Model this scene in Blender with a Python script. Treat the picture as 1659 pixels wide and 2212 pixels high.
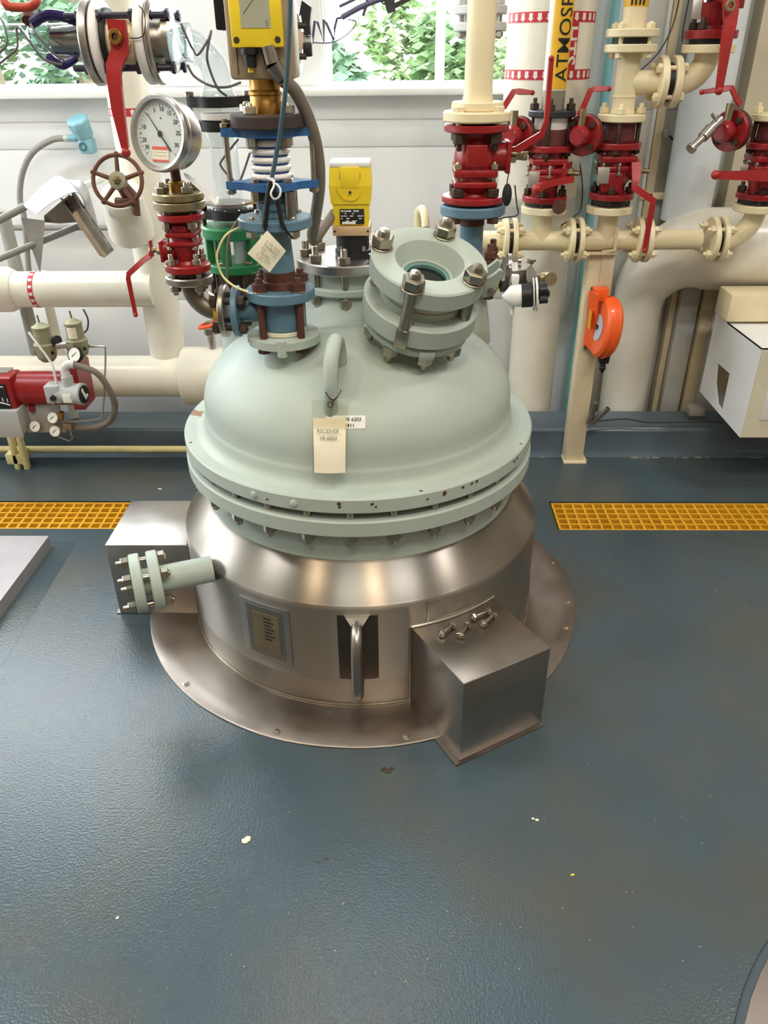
import bpy, bmesh, math, random
from math import sin, cos, pi, radians, sqrt, atan2
from mathutils import Matrix, Vector
random.seed(7)
for o in list(bpy.data.objects): bpy.data.objects.remove(o)
S = bpy.context.scene
COL = S.collection
V = Vector

# ------------------------------------------------------------------ camera
# world: metres, origin under the vessel axis on the floor, +Y towards the window wall
F = 1683.25
CP = V((0.125, -2.1674, 1.6))
PITCH, YAW, ROLL = radians(30.739), radians(1.3729), radians(0.6007)
Rb = Matrix(((1, 0, 0), (0, -sin(PITCH), -cos(PITCH)), (0, cos(PITCH), -sin(PITCH))))
Rz = Matrix(((cos(YAW), sin(YAW), 0), (-sin(YAW), cos(YAW), 0), (0, 0, 1)))
Rr = Matrix(((cos(ROLL), sin(ROLL), 0), (-sin(ROLL), cos(ROLL), 0), (0, 0, 1)))
RC = Rr @ Rb @ Rz
cam = bpy.data.cameras.new('camera'); co = bpy.data.objects.new('camera', cam); COL.objects.link(co)
cam.sensor_fit = 'VERTICAL'; cam.sensor_height = 36; cam.lens = 36*F/2212; cam.clip_start = .05
rt, dn, fw = RC[0], RC[1], RC[2]
co.matrix_world = Matrix(((rt[0], -dn[0], -fw[0], CP[0]), (rt[1], -dn[1], -fw[1], CP[1]), (rt[2], -dn[2], -fw[2], CP[2]), (0, 0, 0, 1)))
S.camera = co
# ------------------------------------------------------------------ sky and exposure
W = bpy.data.worlds.new('sky'); S.world = W; W.use_nodes = True
W.node_tree.nodes['Background'].inputs[0].default_value = (.89, .945, 1, 1)
W.node_tree.nodes['Background'].inputs[1].default_value = 12.5
S.view_settings.view_transform = 'Standard'; S.view_settings.look = 'None'
S.view_settings.gamma = 1; S.view_settings.use_curve_mapping = False
S.view_settings.exposure = -0.03
# ceiling lamps of the room: (x, y, z, size x, size y, watts, colour)
LAMPS = [(-.1, .75, 4.25, 1.2, .25, 15, (.98, .98, 1)), (-1.5, -1.9, 4.25, .4, .4, 26, (1, .80, .56)), (.5, -2.6, 4.25, .4, .4, 34, (1, .82, .60)),
         (-.4, -3.4, 4.25, 1.2, .25, 32, (.92, 1, .97)), (1.7, -2.4, 4.25, 1.2, .25, 38, (.96, .98, 1)), (-2.6, -.4, 4.25, 1.2, .25, 34, (.96, .98, 1)),  # last in this row is an added lamp, brightening left-facing sides
         (1.1, -4.4, 4.25, .4, .4, 22, (1, .82, .62)), (2.6, -.5, 4.25, .4, .4, 32, (1, .96, .92))]

# ------------------------------------------------------------------ helpers
def ray(u, v): return RC.transposed() @ V(((u-829.5)/F, (v-1106)/F, 1))
def A(u, v, y):
    d = ray(u, v); return CP + d*((y-CP[1])/d[1])
def AZ(u, v, z=0.):
    d = ray(u, v); return CP + d*((z-CP[2])/d[2])
def ppm(q): return F/(RC[2].dot(V(q)-CP))
def zf(u, v, y): return A(u, v, y)[2]
def lin(c): return tuple(((x/255)/12.92 if x <= 10 else ((x/255+.055)/1.055)**2.4) for x in c)
def frame(o, z=(0, 0, 1), x=None):
    z = V(z).normalized()
    x = V(x) if x is not None else (V((1, 0, 0)) if abs(z[0]) < .9 else V((0, 1, 0)))
    y = z.cross(x).normalized(); x = y.cross(z).normalized()
    return Matrix(((x[0], y[0], z[0], o[0]), (x[1], y[1], z[1], o[1]), (x[2], y[2], z[2], o[2]), (0, 0, 0, 1)))
def RZ(a): return Matrix.Rotation(a, 4, 'Z')
def TR(x, y, z): return Matrix.Translation((x, y, z))
def cat(pts, n=6, closed=False):
    P = [V(p) for p in pts]; out = []
    for i in range(len(P)-1):
        a, b, c, d = P[max(i-1, 0)], P[i], P[i+1], P[min(i+2, len(P)-1)]
        for k in range(n):
            t = k/n
            out.append(.5*((2*b)+(c-a)*t+(2*a-5*b+4*c-d)*t*t+(3*b-a-3*c+d)*t**3))
    out.append(P[-1]); return out

class MB:
    def __init__(s): s.v = []; s.f = []
    def add(s, vs, fs, M=None):
        b = len(s.v); s.v += [tuple(M @ V(p)) if M is not None else tuple(p) for p in vs]
        s.f += [tuple(i+b for i in f) for f in fs]; return s
    def lathe(s, prof, M=None, n=32, a0=0, a1=2*pi, cap=True):
        full = abs(a1-a0-2*pi) < 1e-6; m = n if full else n+1
        vs = []; fs = []; k = len(prof)
        for i in range(m):
            a = a0+(a1-a0)*i/n
            for r, z in prof: vs.append((r*cos(a), r*sin(a), z))
        for i in range(n):
            j = (i+1) % m
            for q in range(k-1):
                if prof[q] != prof[q+1]: fs.append((i*k+q, j*k+q, j*k+q+1, i*k+q+1))
        if full and cap:
            if prof[0][0] > 1e-6: fs.append(tuple(i*k for i in range(m))[::-1])
            if prof[-1][0] > 1e-6: fs.append(tuple(i*k+k-1 for i in range(m)))
        return s.add(vs, fs, M)
    def ring(s, r0, r1, z0, z1, M=None, n=40, ch=.002):
        p = [(r0, z0), (r1-ch, z0), (r1, z0+ch), (r1, z1-ch), (r1-ch, z1), (r0, z1), (r0, z0)]
        k = len(p)-1; vs = []; fs = []
        for i in range(n):
            a = 2*pi*i/n
            for r, z in p[:-1]: vs.append((r*cos(a), r*sin(a), z))
        for i in range(n):
            j = (i+1) % n
            for q in range(k): fs.append((i*k+q, j*k+q, j*k+(q+1) % k, i*k+(q+1) % k))
        return s.add(vs, fs, M)
    def disc(s, r, z0, z1, M=None, n=32, ch=.0015):
        return s.lathe([(r-ch, z0), (r, z0+ch), (r, z1-ch), (r-ch, z1)], M, n)
    def cyl(s, p0, p1, r, r1=None, n=20):
        p0 = V(p0); p1 = V(p1); L = (p1-p0).length
        return s.lathe([(r, 0), (r1 if r1 is not None else r, L)], frame(p0, p1-p0), n)
    def tube(s, pts, r, n=10, closed=False, flat=1.0):
        P = [V(p) for p in pts]; m = len(P); rs = r if isinstance(r, (list, tuple)) else [r]*m
        vs = []; fs = []; t0 = None; x = None
        for i in range(m):
            a = P[i-1] if (i > 0 or closed) else P[i]; b = P[(i+1) % m] if (i < m-1 or closed) else P[i]
            t = (b-a).normalized()
            if x is None:
                x = t.orthogonal().normalized()
            else: x = (x-t*x.dot(t)).normalized()
            y = t.cross(x)
            for k in range(n):
                q = 2*pi*k/n; vs.append(P[i]+x*(rs[i]*cos(q)*flat)+y*(rs[i]*sin(q)))
        for i in range(m if closed else m-1):
            j = (i+1) % m
            for k in range(n):
                l = (k+1) % n; fs.append((i*n+k, i*n+l, j*n+l, j*n+k))
        if not closed:
            fs.append(tuple(range(n))[::-1]); fs.append(tuple((m-1)*n+k for k in range(n)))
        return s.add(vs, fs)
    def bar(s, pts, w, t, up):
        """flat bar along pts: width w (one number or one per point) across the direction 'up' x tangent, thickness t along up"""
        P = [V(p) for p in pts]; m = len(P); ws = w if isinstance(w, (list, tuple)) else [w]*m; up = V(up).normalized(); vs = []; fs = []
        for i in range(m):
            tg = (P[min(i+1, m-1)]-P[max(i-1, 0)]).normalized(); sd = tg.cross(up).normalized(); u2 = sd.cross(tg)
            for a, b in ((-1, -1), (1, -1), (1, 1), (-1, 1)): vs.append(P[i]+sd*(a*ws[i]/2)+u2*(b*t/2))
        for i in range(m-1):
            for k in range(4):
                l = (k+1) % 4; fs.append((i*4+k, i*4+l, i*4+4+l, i*4+4+k))
        fs += [(3, 2, 1, 0), tuple((m-1)*4+k for k in range(4))]
        return s.add(vs, fs)
    def box(s, c, size, M=None, bev=0):
        x, y, z = [q/2 for q in size]
        bm = bmesh.new(); bmesh.ops.create_cube(bm, size=1)
        for q in bm.verts: q.co = V((q.co.x*size[0]+c[0], q.co.y*size[1]+c[1], q.co.z*size[2]+c[2]))
        if bev: bmesh.ops.bevel(bm, geom=list(bm.edges), offset=bev, segments=2, affect='EDGES', profile=.5)
        bm.verts.index_update(); bm.normal_update()
        s.add([q.co.copy() for q in bm.verts], [tuple(w.index for w in f.verts) for f in bm.faces], M); bm.free(); return s
    def prism(s, poly, z0, z1, M=None):
        n = len(poly); ar = sum(poly[i][0]*poly[(i+1) % n][1]-poly[(i+1) % n][0]*poly[i][1] for i in range(n))
        if ar < 0: poly = poly[::-1]
        vs = [(p[0], p[1], z0) for p in poly]+[(p[0], p[1], z1) for p in poly]
        fs = [tuple(range(n))[::-1], tuple(range(n, 2*n))]+[(i, (i+1) % n, n+(i+1) % n, n+i) for i in range(n)]
        return s.add(vs, fs, M)
    def hull2(s, bot, top):
        n = len(bot); return s.add(list(bot)+list(top), [tuple(range(n))[::-1], tuple(range(n, 2*n))]+[(i, (i+1) % n, n+(i+1) % n, n+i) for i in range(n)])
    def hexa(s, M, af, z0, z1):
        r = af/sqrt(3); c = af*.06
        return s.lathe([(r-c, z0), (r, z0+c), (r, z1-c), (r-c, z1)], M, 6)
    def sph(s, c, r, n=14, sc=(1, 1, 1), M=None):
        prof = [(sin(pi*i/(n//2))*r, -cos(pi*i/(n//2))*r) for i in range(n//2+1)]; prof[0] = (0, -r); prof[-1] = (0, r)
        m2 = Matrix.Translation(c) @ Matrix.Diagonal((*sc, 1)); return s.lathe(prof, (M @ m2) if M is not None else m2, n)
    def mesh(s, name, off=(0, 0, 0), ang=35, mat=None):
        me = bpy.data.meshes.new(name); ox, oy, oz = off
        me.from_pydata([(a-ox, b-oy, c-oz) for a, b, c in s.v], [], s.f)
        bm = bmesh.new(); bm.from_mesh(me); bmesh.ops.recalc_face_normals(bm, faces=bm.faces); bm.to_mesh(me); bm.free()
        me.shade_smooth(); me.set_sharp_from_angle(angle=radians(ang))
        if mat: me.materials.append(mat)
        return me

def mkobj(name, me, parent=None):
    o = bpy.data.objects.new(name, me); COL.objects.link(o)
    if parent: o.parent = parent
    return o
class T:
    """one thing: an Empty at its base and the parts under it"""
    def __init__(s, name, label, cate, loc, group=None):
        s.loc = V(loc); s.o = bpy.data.objects.new(name, None); COL.objects.link(s.o); s.o.location = s.loc
        s.o.empty_display_size = .05
        s.o['label'] = label; s.o['category'] = cate
        if group: s.o['group'] = group
    def part(s, name, mb, mat, parent=None, label=None, ang=35, kind=None):
        o = mkobj(name, mb.mesh(name, s.loc, ang, mat), parent or s.o)
        if label: o['label'] = label
        if kind: o['kind'] = kind
        return o
    def put(s, name, me, M, parent=None):
        o = mkobj(name, me, parent or s.o); o.matrix_basis = Matrix.Translation(-s.loc) @ M; return o
    def bolts(s, me, M, n, rb, ph=0, z=0, name='bolt', parent=None, skip=()):
        for i in range(n):
            if i in skip: continue
            a = ph+2*pi*i/n; s.put(name, me, M @ TR(rb*cos(a), rb*sin(a), z), parent)
def solo(name, mb, mat, label, cate, loc=None, group=None, ang=35):
    """a thing that is one mesh, origin at its base"""
    if loc is None:
        n = len(mb.v); loc = (sum(p[0] for p in mb.v)/n, sum(p[1] for p in mb.v)/n, min(p[2] for p in mb.v))
    o = mkobj(name, mb.mesh(name, loc, ang, mat)); o.location = loc; o['label'] = label; o['category'] = cate
    if group: o['group'] = group
    return o
def struct(name, mb, mat, parent=None, ang=35, top=True):
    o = mkobj(name, mb.mesh(name, (0, 0, 0), ang, mat), parent)
    if parent is None: o['kind'] = 'structure'
    return o
def text_mb(txt, size, M, depth=.0006, bold=0):
    c = bpy.data.curves.new('t', 'FONT'); c.body = txt; c.size = size; c.extrude = depth/2; c.align_x = 'CENTER'; c.align_y = 'CENTER'; c.resolution_u = 3; c.offset = bold
    o = bpy.data.objects.new('t', c); COL.objects.link(o); dg = bpy.context.evaluated_depsgraph_get(); dg.update()
    me = bpy.data.meshes.new_from_object(o.evaluated_get(dg)); m = MB(); m.add([v.co.copy() for v in me.vertices], [tuple(p.vertices) for p in me.polygons], M)
    bpy.data.objects.remove(o); bpy.data.curves.remove(c); bpy.data.meshes.remove(me); return m
def wrap(m, r):
    """bend flat geometry (x across, y along, z out) round a cylinder of radius r about the y axis"""
    bm = bmesh.new(); vs = [bm.verts.new(p) for p in m.v]
    for f in m.f:
        try: bm.faces.new([vs[i] for i in f])
        except ValueError: pass
    x0 = min(p[0] for p in m.v); x1 = max(p[0] for p in m.v); st = r*.14; x = x0+st
    while x < x1:
        bmesh.ops.bisect_plane(bm, geom=list(bm.verts)+list(bm.edges)+list(bm.faces), plane_co=(x, 0, 0), plane_no=(1, 0, 0)); x += st
    bm.verts.index_update()
    m.v = [((r+q.co.z)*sin(q.co.x/r), q.co.y, (r+q.co.z)*cos(q.co.x/r)) for q in bm.verts]; m.f = [tuple(q.index for q in f.verts) for f in bm.faces]; bm.free(); return m

# ------------------------------------------------------------------ materials
def mat(name, rgb, rough=.45, metal=0., var=.06, scale=6., bump=0., bscale=120., coat=0., spot=None, aniso=0, rvar=.0, spec=.5, stretch=None, detail=6):
    m = bpy.data.materials.new(name); m.use_nodes = True; nt = m.node_tree; b = nt.nodes['Principled BSDF']; L = nt.links
    c = lin(rgb) if max(rgb) > 1 else rgb
    tc = nt.nodes.new('ShaderNodeTexCoord'); src = tc.outputs['Object']
    if stretch:
        mp = nt.nodes.new('ShaderNodeMapping'); mp.inputs['Scale'].default_value = stretch; L.new(src, mp.inputs[0]); nsrc = mp.outputs[0]
    else: nsrc = src
    n = nt.nodes.new('ShaderNodeTexNoise'); n.inputs['Scale'].default_value = scale; n.inputs['Detail'].default_value = detail; n.inputs['Roughness'].default_value = .62; L.new(nsrc, n.inputs['Vector'])
    r = nt.nodes.new('ShaderNodeValToRGB'); r.color_ramp.interpolation = 'EASE'; r.color_ramp.elements[0].position = .2; r.color_ramp.elements[1].position = .8
    r.color_ramp.elements[0].color = (*[x*(1-var*1.6) for x in c], 1); r.color_ramp.elements[1].color = (*[min(1, x*(1+var)) for x in c], 1)
    L.new(n.outputs[0], r.inputs[0]); out = r.outputs[0]
    if spot:
        n2 = nt.nodes.new('ShaderNodeTexNoise'); n2.inputs['Scale'].default_value = spot[1]; n2.inputs['Detail'].default_value = min(4, detail); L.new(src, n2.inputs['Vector'])
        r2 = nt.nodes.new('ShaderNodeValToRGB'); r2.color_ramp.interpolation = 'EASE'; r2.color_ramp.elements[0].position = spot[2]; r2.color_ramp.elements[1].position = spot[2]+spot[3]; L.new(n2.outputs[0], r2.inputs[0])
        mx = nt.nodes.new('ShaderNodeMix'); mx.data_type = 'RGBA'; L.new(r2.outputs[0], mx.inputs[0]); L.new(out, mx.inputs[6]); mx.inputs[7].default_value = (*lin(spot[0]), 1); out = mx.outputs[2]
    L.new(out, b.inputs['Base Color']); b.inputs['Metallic'].default_value = metal; b.inputs['Roughness'].default_value = rough
    b.inputs['Specular IOR Level'].default_value = spec
    if rvar:
        mr = nt.nodes.new('ShaderNodeMapRange'); mr.inputs[1].default_value = .3; mr.inputs[2].default_value = .7; mr.inputs[3].default_value = max(.02, rough-rvar); mr.inputs[4].default_value = rough+rvar
        L.new(n.outputs[0], mr.inputs[0]); L.new(mr.outputs[0], b.inputs['Roughness'])
    if coat: b.inputs['Coat Weight'].default_value = coat; b.inputs['Coat Roughness'].default_value = .08
    if bump:
        n3 = nt.nodes.new('ShaderNodeTexNoise'); n3.inputs['Scale'].default_value = bscale; n3.inputs['Detail'].default_value = 3; L.new(src, n3.inputs['Vector'])
        bp = nt.nodes.new('ShaderNodeBump'); bp.inputs['Strength'].default_value = bump; bp.inputs['Distance'].default_value = .004; L.new(n3.outputs[0], bp.inputs['Height']); L.new(bp.outputs[0], b.inputs['Normal'])
    if aniso:
        b.inputs['Anisotropic'].default_value = aniso; b.inputs['Anisotropic Rotation'].default_value = .25; t = nt.nodes.new('ShaderNodeTangent'); t.direction_type = 'RADIAL'; t.axis = 'Z'; L.new(t.outputs[0], b.inputs['Tangent'])
    return m
def glassm(name, rgb=(1, 1, 1), refl=1.0):
    m = bpy.data.materials.new(name); m.use_nodes = True; nt = m.node_tree; nt.nodes.clear(); L = nt.links
    o = nt.nodes.new('ShaderNodeOutputMaterial'); mx = nt.nodes.new('ShaderNodeMixShader'); t = nt.nodes.new('ShaderNodeBsdfTransparent'); g = nt.nodes.new('ShaderNodeBsdfGlossy'); lw = nt.nodes.new('ShaderNodeLayerWeight')
    t.inputs[0].default_value = (*rgb, 1); g.inputs['Roughness'].default_value = .02; lw.inputs[0].default_value = .5
    pw = nt.nodes.new('ShaderNodeMath'); pw.operation = 'POWER'; pw.inputs[1].default_value = 4; L.new(lw.outputs[1], pw.inputs[0])
    mu = nt.nodes.new('ShaderNodeMath'); mu.operation = 'MULTIPLY_ADD'; mu.inputs[1].default_value = .8*refl; mu.inputs[2].default_value = .045*refl; L.new(pw.outputs[0], mu.inputs[0]); L.new(mu.outputs[0], mx.inputs[0])
    L.new(t.outputs[0], mx.inputs[1]); L.new(g.outputs[0], mx.inputs[2]); L.new(mx.outputs[0], o.inputs[0]); return m
def emit(name, rgb, st):
    m = bpy.data.materials.new(name); m.use_nodes = True; b = m.node_tree.nodes['Principled BSDF']
    b.inputs['Emission Color'].default_value = (*rgb, 1); b.inputs['Emission Strength'].default_value = st; b.inputs['Base Color'].default_value = (.8, .8, .8, 1); return m
CEL = mat('celadon_paint', (174, 184, 174), .46, spec=.3, var=.035, scale=3, bump=.05, bscale=60, rvar=.06)
FLOOR = mat('blue_grey_epoxy', (66, 81, 88), .22, var=.10, scale=1.9, bump=.24, bscale=170, spot=((76, 80, 76), 2.3, .38, .35), detail=3)
KERB = mat('kerb_epoxy', (88, 103, 113), .36, var=.12, scale=4, bump=.12, bscale=90)
SS = mat('brushed_stainless', (160, 152, 142), .36, 1, var=.04, scale=3, aniso=.93)
SSB = mat('satin_stainless', (188, 182, 176), .33, 1, var=.08, scale=7, rvar=.07)
SSD = mat('darker_stainless', (160, 152, 143), .34, 1, var=.08, scale=9, rvar=.05)
PLATE = mat('scuffed_stainless', (148, 138, 130), .40, 1, var=.12, scale=5, bump=.12, bscale=9, rvar=.1, spot=((120, 92, 66), 7, .66, .12))
BOLT = mat('zinc_bolt', (176, 168, 152), .3, 1, var=.1, scale=40)
DBOLT = mat('dark_bolt', (78, 62, 52), .6, .6, var=.2, scale=60)
RUST = mat('rusty_steel', (92, 54, 42), .75, .1, var=.25, scale=60, bump=.2, bscale=200)
RUSTW = mat('rusty_wheel', (104, 66, 46), .7, .25, var=.28, scale=50, bump=.2, bscale=180)
RED = mat('red_enamel', (146, 26, 30), .32, var=.1, scale=30, bump=.12, bscale=140)
REDL = mat('red_lever', (160, 34, 34), .38, var=.06, scale=20)
CREAM = mat('cream_pipe_paint', (232, 218, 180), .4, var=.04, scale=9, bump=.06, bscale=90)
WHITEP = mat('white_lagging', (236, 231, 214), .28, var=.05, scale=4, bump=.05, bscale=30, spot=((214, 196, 160), 5, .68, .15))
WHITE = mat('white_paint', (240, 240, 238), .5, var=.02, scale=3)
WALLM = mat('white_wall_panel', (238, 239, 240), .5, var=.02, scale=2)
WALLG = mat('shade_grey_panel', (206, 206, 202), .55, var=.04, scale=3)  # shade on the right of the back wall put into the grey; column shares it
BEIGE = mat('beige_steel_paint', (222, 206, 172), .45, var=.06, scale=8, spot=((110, 84, 60), 70, .72, .03))
PALEB = mat('window_lit_white', (226, 234, 238), .45, var=.02, scale=3)  # white with cool window light put into the colour
TEAL = mat('teal_pipe', (142, 206, 214), .4, var=.05, scale=6)
BLUEG = mat('blue_grey_enamel', (92, 124, 142), .4, var=.1, scale=14, bump=.1, bscale=120, spot=((86, 58, 46), 9, .70, .08))
BLUE = mat('blue_plate', (44, 96, 152), .38, var=.06, scale=12)
GREEN = mat('green_cast_iron', (36, 128, 74), .4, var=.08, scale=14)
YEL = mat('yellow_plastic', (248, 216, 48), .42, var=.03, scale=8)
YELD = mat('yellow_tag', (226, 176, 40), .5, var=.05)
TAN = mat('tan_housing', (172, 154, 128), .42, .2, var=.05)
BRASS = mat('brass', (178, 136, 74), .34, 1, var=.14, scale=22)
BRASSG = mat('grey_brass', (160, 148, 118), .38, .9, var=.1, scale=22)
BLACK = mat('black_rubber', (22, 22, 24), .5, var=.1)
BROWN = mat('dark_brown_phenolic', (62, 50, 46), .5, var=.1, scale=20)
PTFE = mat('white_ptfe', (240, 238, 234), .35, var=.02)
PVC = mat('grey_conduit', (150, 148, 142), .5, var=.05, scale=20)
PVCD = mat('grey_brown_hose', (120, 110, 98), .55, var=.06, scale=20)
KHAKI = mat('khaki_casting', (150, 146, 116), .5, .2, var=.08, scale=16)
GREYB = mat('grey_enclosure', (176, 178, 176), .5, var=.04)
FACE = mat('dial_face', (206, 212, 208), .6, var=.02)
PAPER = mat('paper', (232, 224, 200), .7, var=.04, scale=30)
PAPERY = mat('yellowed_paper', (238, 228, 202), .65, var=.06, scale=12)
LABELW = mat('white_label', (236, 234, 226), .6, var=.02)
INK = mat('ink', (26, 24, 24), .6, var=.02)
INKF = mat('faded_ink', (150, 146, 128), .7, var=.05)
REDT = mat('red_tape', (196, 44, 60), .5, var=.06)
ORANGE = mat('orange_plastic', (246, 100, 34), .4, var=.04, coat=.2)
PALEY = mat('pale_yellow_paint', (240, 224, 160), .42, var=.05, scale=10)
GRATE = mat('yellow_grp', (222, 164, 36), .5, var=.12, scale=14)
DARKC = mat('dark_concrete', (70, 62, 50), .8, var=.2, scale=9)
CABLE = mat('dark_cable', (58, 60, 66), .5, var=.05)
CABLEG = mat('slate_green_cable', (62, 88, 98), .45, var=.05)
GLASS = glassm('glass_tube', (.90, .94, .95), 1.8)
PANE = glassm('window_glass', (.98, .99, .99), .7)
FILM = glassm('clear_film', (.96, .955, .92), .8)
DGLASS = mat('dark_sight_glass', (26, 32, 34), .08, var=.1)
LCD = mat('lcd', (172, 172, 152), .3, var=.02)
DUSKB = mat('light_blue_transmitter', (138, 190, 204), .4, var=.05)
GREYW = mat('grey_white_housing', (206, 206, 202), .45, var=.03)
MULCH = mat('dirt', (70, 58, 44), .9, var=.3, scale=60)

# hardware meshes shared by many bolts (axis +z)
def studmesh(name, r, z0, z1, nuts, af, m, cap=0):
    b = MB(); b.lathe([(r*.8, z0), (r, z0+r*.3), (r, z1-r*.3), (r*.8, z1)], None, 10)
    for q0, q1 in nuts: b.hexa(RZ(random.random()), af, q0, q1)
    return b.mesh(name, mat=m)

# ================================================================== STRUCTURE
YW = 1.50; YB = 1.235; ZK = .128; YK = 1.04
fl = MB(); xs = [-4, -3.0, -.62, .733, 3.2, 4]; ys = [-6, .39, .608, YW+.1]
for i in range(5):
    for j in range(3):
        if j == 1 and i in (1, 3): continue
        fl.add([(xs[i], ys[j], 0), (xs[i+1], ys[j], 0), (xs[i+1], ys[j+1], 0), (xs[i], ys[j+1], 0)], [(0, 1, 2, 3)])
for i in (1, 3):
    a, b, c, d = xs[i], xs[i+1], ys[1], ys[2]
    q = [(a, c), (b, c), (b, d), (a, d)]
    for k in range(4):
        p, r = q[k], q[(k+1) % 4]; fl.add([(*p, 0), (*r, 0), (*r, -.14), (*p, -.14)], [(0, 1, 2, 3)])
    fl.add([(*p, -.14) for p in q], [(0, 1, 2, 3)])
fl = struct('floor', fl, FLOOR)
k = MB(); k.prism([(YK, 0), (YK-.03, 0), (YK-.008, .012), (YK, .03), (YK, ZK-.012), (YK+.012, ZK), (YB, ZK), (YB, 0)], -4, 4, Matrix(((0, 0, 1, 0), (1, 0, 0, 0), (0, 1, 0, 0), (0, 0, 0, 1))))
kerb = struct('trim_1', k, KERB)
rdk = random.Random(11); k = MB()
for i in range(34):
    x = rdk.uniform(1.12, 1.9) if i < 30 else rdk.uniform(.5, .98); k.box((x, YK-.034+rdk.uniform(-.004, .004), .001), (rdk.uniform(.003, .026), rdk.uniform(.0015, .005), .002), RZ(0))
o = struct('paint_flakes', k, mat('bare_filler', (190, 178, 150), .8, var=.1), kerb); o['kind'] = 'stuff'
# back wall: panels with open joints, windows between
wb = MB(); ZS = 1.4402; ZT = 3.0
wx = [-4, -2.9, -.992, -.163, .56, 4]
wb.box((0, YW+.0865, 0.5*(ZS)), (8, .16, ZS-.002)); wb.box((0, YW+.0865, (ZT+4.6)/2), (8, .16, 4.6-ZT))
for a, b in ((-4, -3.4), (-1.0808, -0.1859), (0.5946, 4)): wb.box(((a+b)/2, YW+.0865, (ZS+ZT)/2), (b-a, .16, ZT-ZS))
wall = struct('wall_back', wb, WALLM)
def panels(x0, x1, cuts, m, d=.006):
    for a, b in zip(cuts[:-1], cuts[1:]):
        p = MB(); p.box(((x0+x1)/2, YW+d/2, (a+b)/2), (x1-x0-.006, d, b-a-.006), bev=.0025); struct('wall_panel', p, m, wall)
for xa, xb in ((-4, -.6335), (-.6335, 0.7457)): panels(xa, xb, [0.0, 0.5853, 1.2373, 1.342, ZS-.004], WALLM)
for xa, xb in ((0.7457, 1.65), (1.65, 4)): panels(xa, xb, [0.0, 0.5875, 1.369, 2.1, 3.0, 4.5], WALLG)
panels(-1.0808+.007, -0.1859-.007, [ZS+.03, 2.1, 3.0, 4.5], WALLM)
sl = MB(); sl.box((-1.6, YW-.01, ZS+.008), (4.6, .14, .026), bev=.004); struct('trim_2', sl, WHITE)
for n, (a, b, mul) in enumerate(((-3.4, -1.0808, [-2.3]), (-0.1859, 0.5946, [0.288])), 1):
    w = MB(); yy = YW+.1; t = .022
    for x in (a+t/2, b-t/2): w.box((x, yy, (ZS+ZT)/2), (t, .05, ZT-ZS-.004), bev=.003)
    for z in (ZS+t/2+.02, ZT-t/2): w.box(((a+b)/2, yy, z), (b-a-2*t, .05, t), bev=.003)
    for x in mul: w.box((x, yy, (ZS+ZT)/2), (.038, .052, ZT-ZS-.05), bev=.003)
    wo = struct('window_%d' % n, w, WHITE)
    es = [a]+mul+[b]
    for x0, x1 in zip(es[:-1], es[1:]):
        p = MB(); p.box(((x0+x1)/2, yy, (ZS+ZT)/2), (x1-x0-.03, .005, ZT-ZS-.05)); struct('pane', p, PANE, wo)
# rest of the room shell
c = MB(); c.box((0, -2.2, 4.55), (8, 7.9, .1)); struct('ceiling', c, mat('ceiling_paint', (168, 162, 154), .7))
c = MB(); c.box((4.05, -2.2, 2.2), (.1, 7.9, 4.6)); struct('wall_right', c, mat('side_wall_paint', (190, 180, 166), .6))
c = MB(); c.box((0, -6.05, 2.2), (8, .1, 4.6)); struct('wall_front', c, mat('far_wall_paint', (150, 128, 100), .6))
c = MB(); c.box((-4.05, -2.2, .7), (.1, 7.9, 1.4)); c.box((-4.05, -2.2, 3.85), (.1, 7.9, 1.3))
c.box((-4.05, -3.2, 2.3), (.1, 5.9, 1.8)); c.box((-4.05, 1.5, 2.3), (.1, .4, 1.8)); struct('wall_left', c, WALLM)
y0, y1 = -.25, 1.3; w = MB()
for y in (y0+.02, (y0+y1)/2, y1-.02): w.box((-4.05, y, 2.3), (.05, .04, 1.8))
for z in (1.42, 3.18): w.box((-4.05, (y0+y1)/2, z), (.05, y1-y0, .04))
wo = struct('window_3', w, WHITE); p = MB(); p.box((-4.05, (y0+y1)/2, 2.3), (.005, y1-y0, 1.76)); struct('pane', p, PANE, wo)
for i, (x, y, z, sx, sy, pw, cl) in enumerate(LAMPS):
    t = T('ceiling_light', ('long fluorescent ceiling light' if sx > 1 else 'round high bay ceiling lamp')+' '+['beside the window wall', 'above the left of the vessel', 'above the middle of the room', 'behind the camera', 'right of the middle lamp', 'added near the back left corner to brighten left-facing sides', 'farthest towards the rear wall', 'nearest the right wall'][i], 'ceiling light', (x, y, z))
    h = MB()
    if sx > 1:
        h.box((x, y, z+.04), (sx+.04, sy+.06, .06), bev=.01)
    else: h.lathe([(sx*.52, 0), (sx*.55, .0), (sx*.3, .2), (.06, .26), (0, .26)], TR(x, y, z+.005), 24)
    t.part('housing', h, WHITE)
    d = MB()
    if sx > 1: d.box((x, y, z+.004), (sx, sy, .008))
    else: d.disc(sx*.5, 0, .006, TR(x, y, z), 24)
    t.part('diffuser', d, emit('lamp_glow', cl, pw/(sx*sy*8)))
    ld = bpy.data.lights.new('lamp', 'AREA'); ld.shape = 'RECTANGLE' if sx > 1 else 'DISK'; ld.size = sx; ld.size_y = sy; ld.energy = pw; ld.color = cl
    lo = bpy.data.objects.new('lamp', ld); COL.objects.link(lo); lo.parent = t.o; lo.location = (0, 0, -.012)
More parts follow.
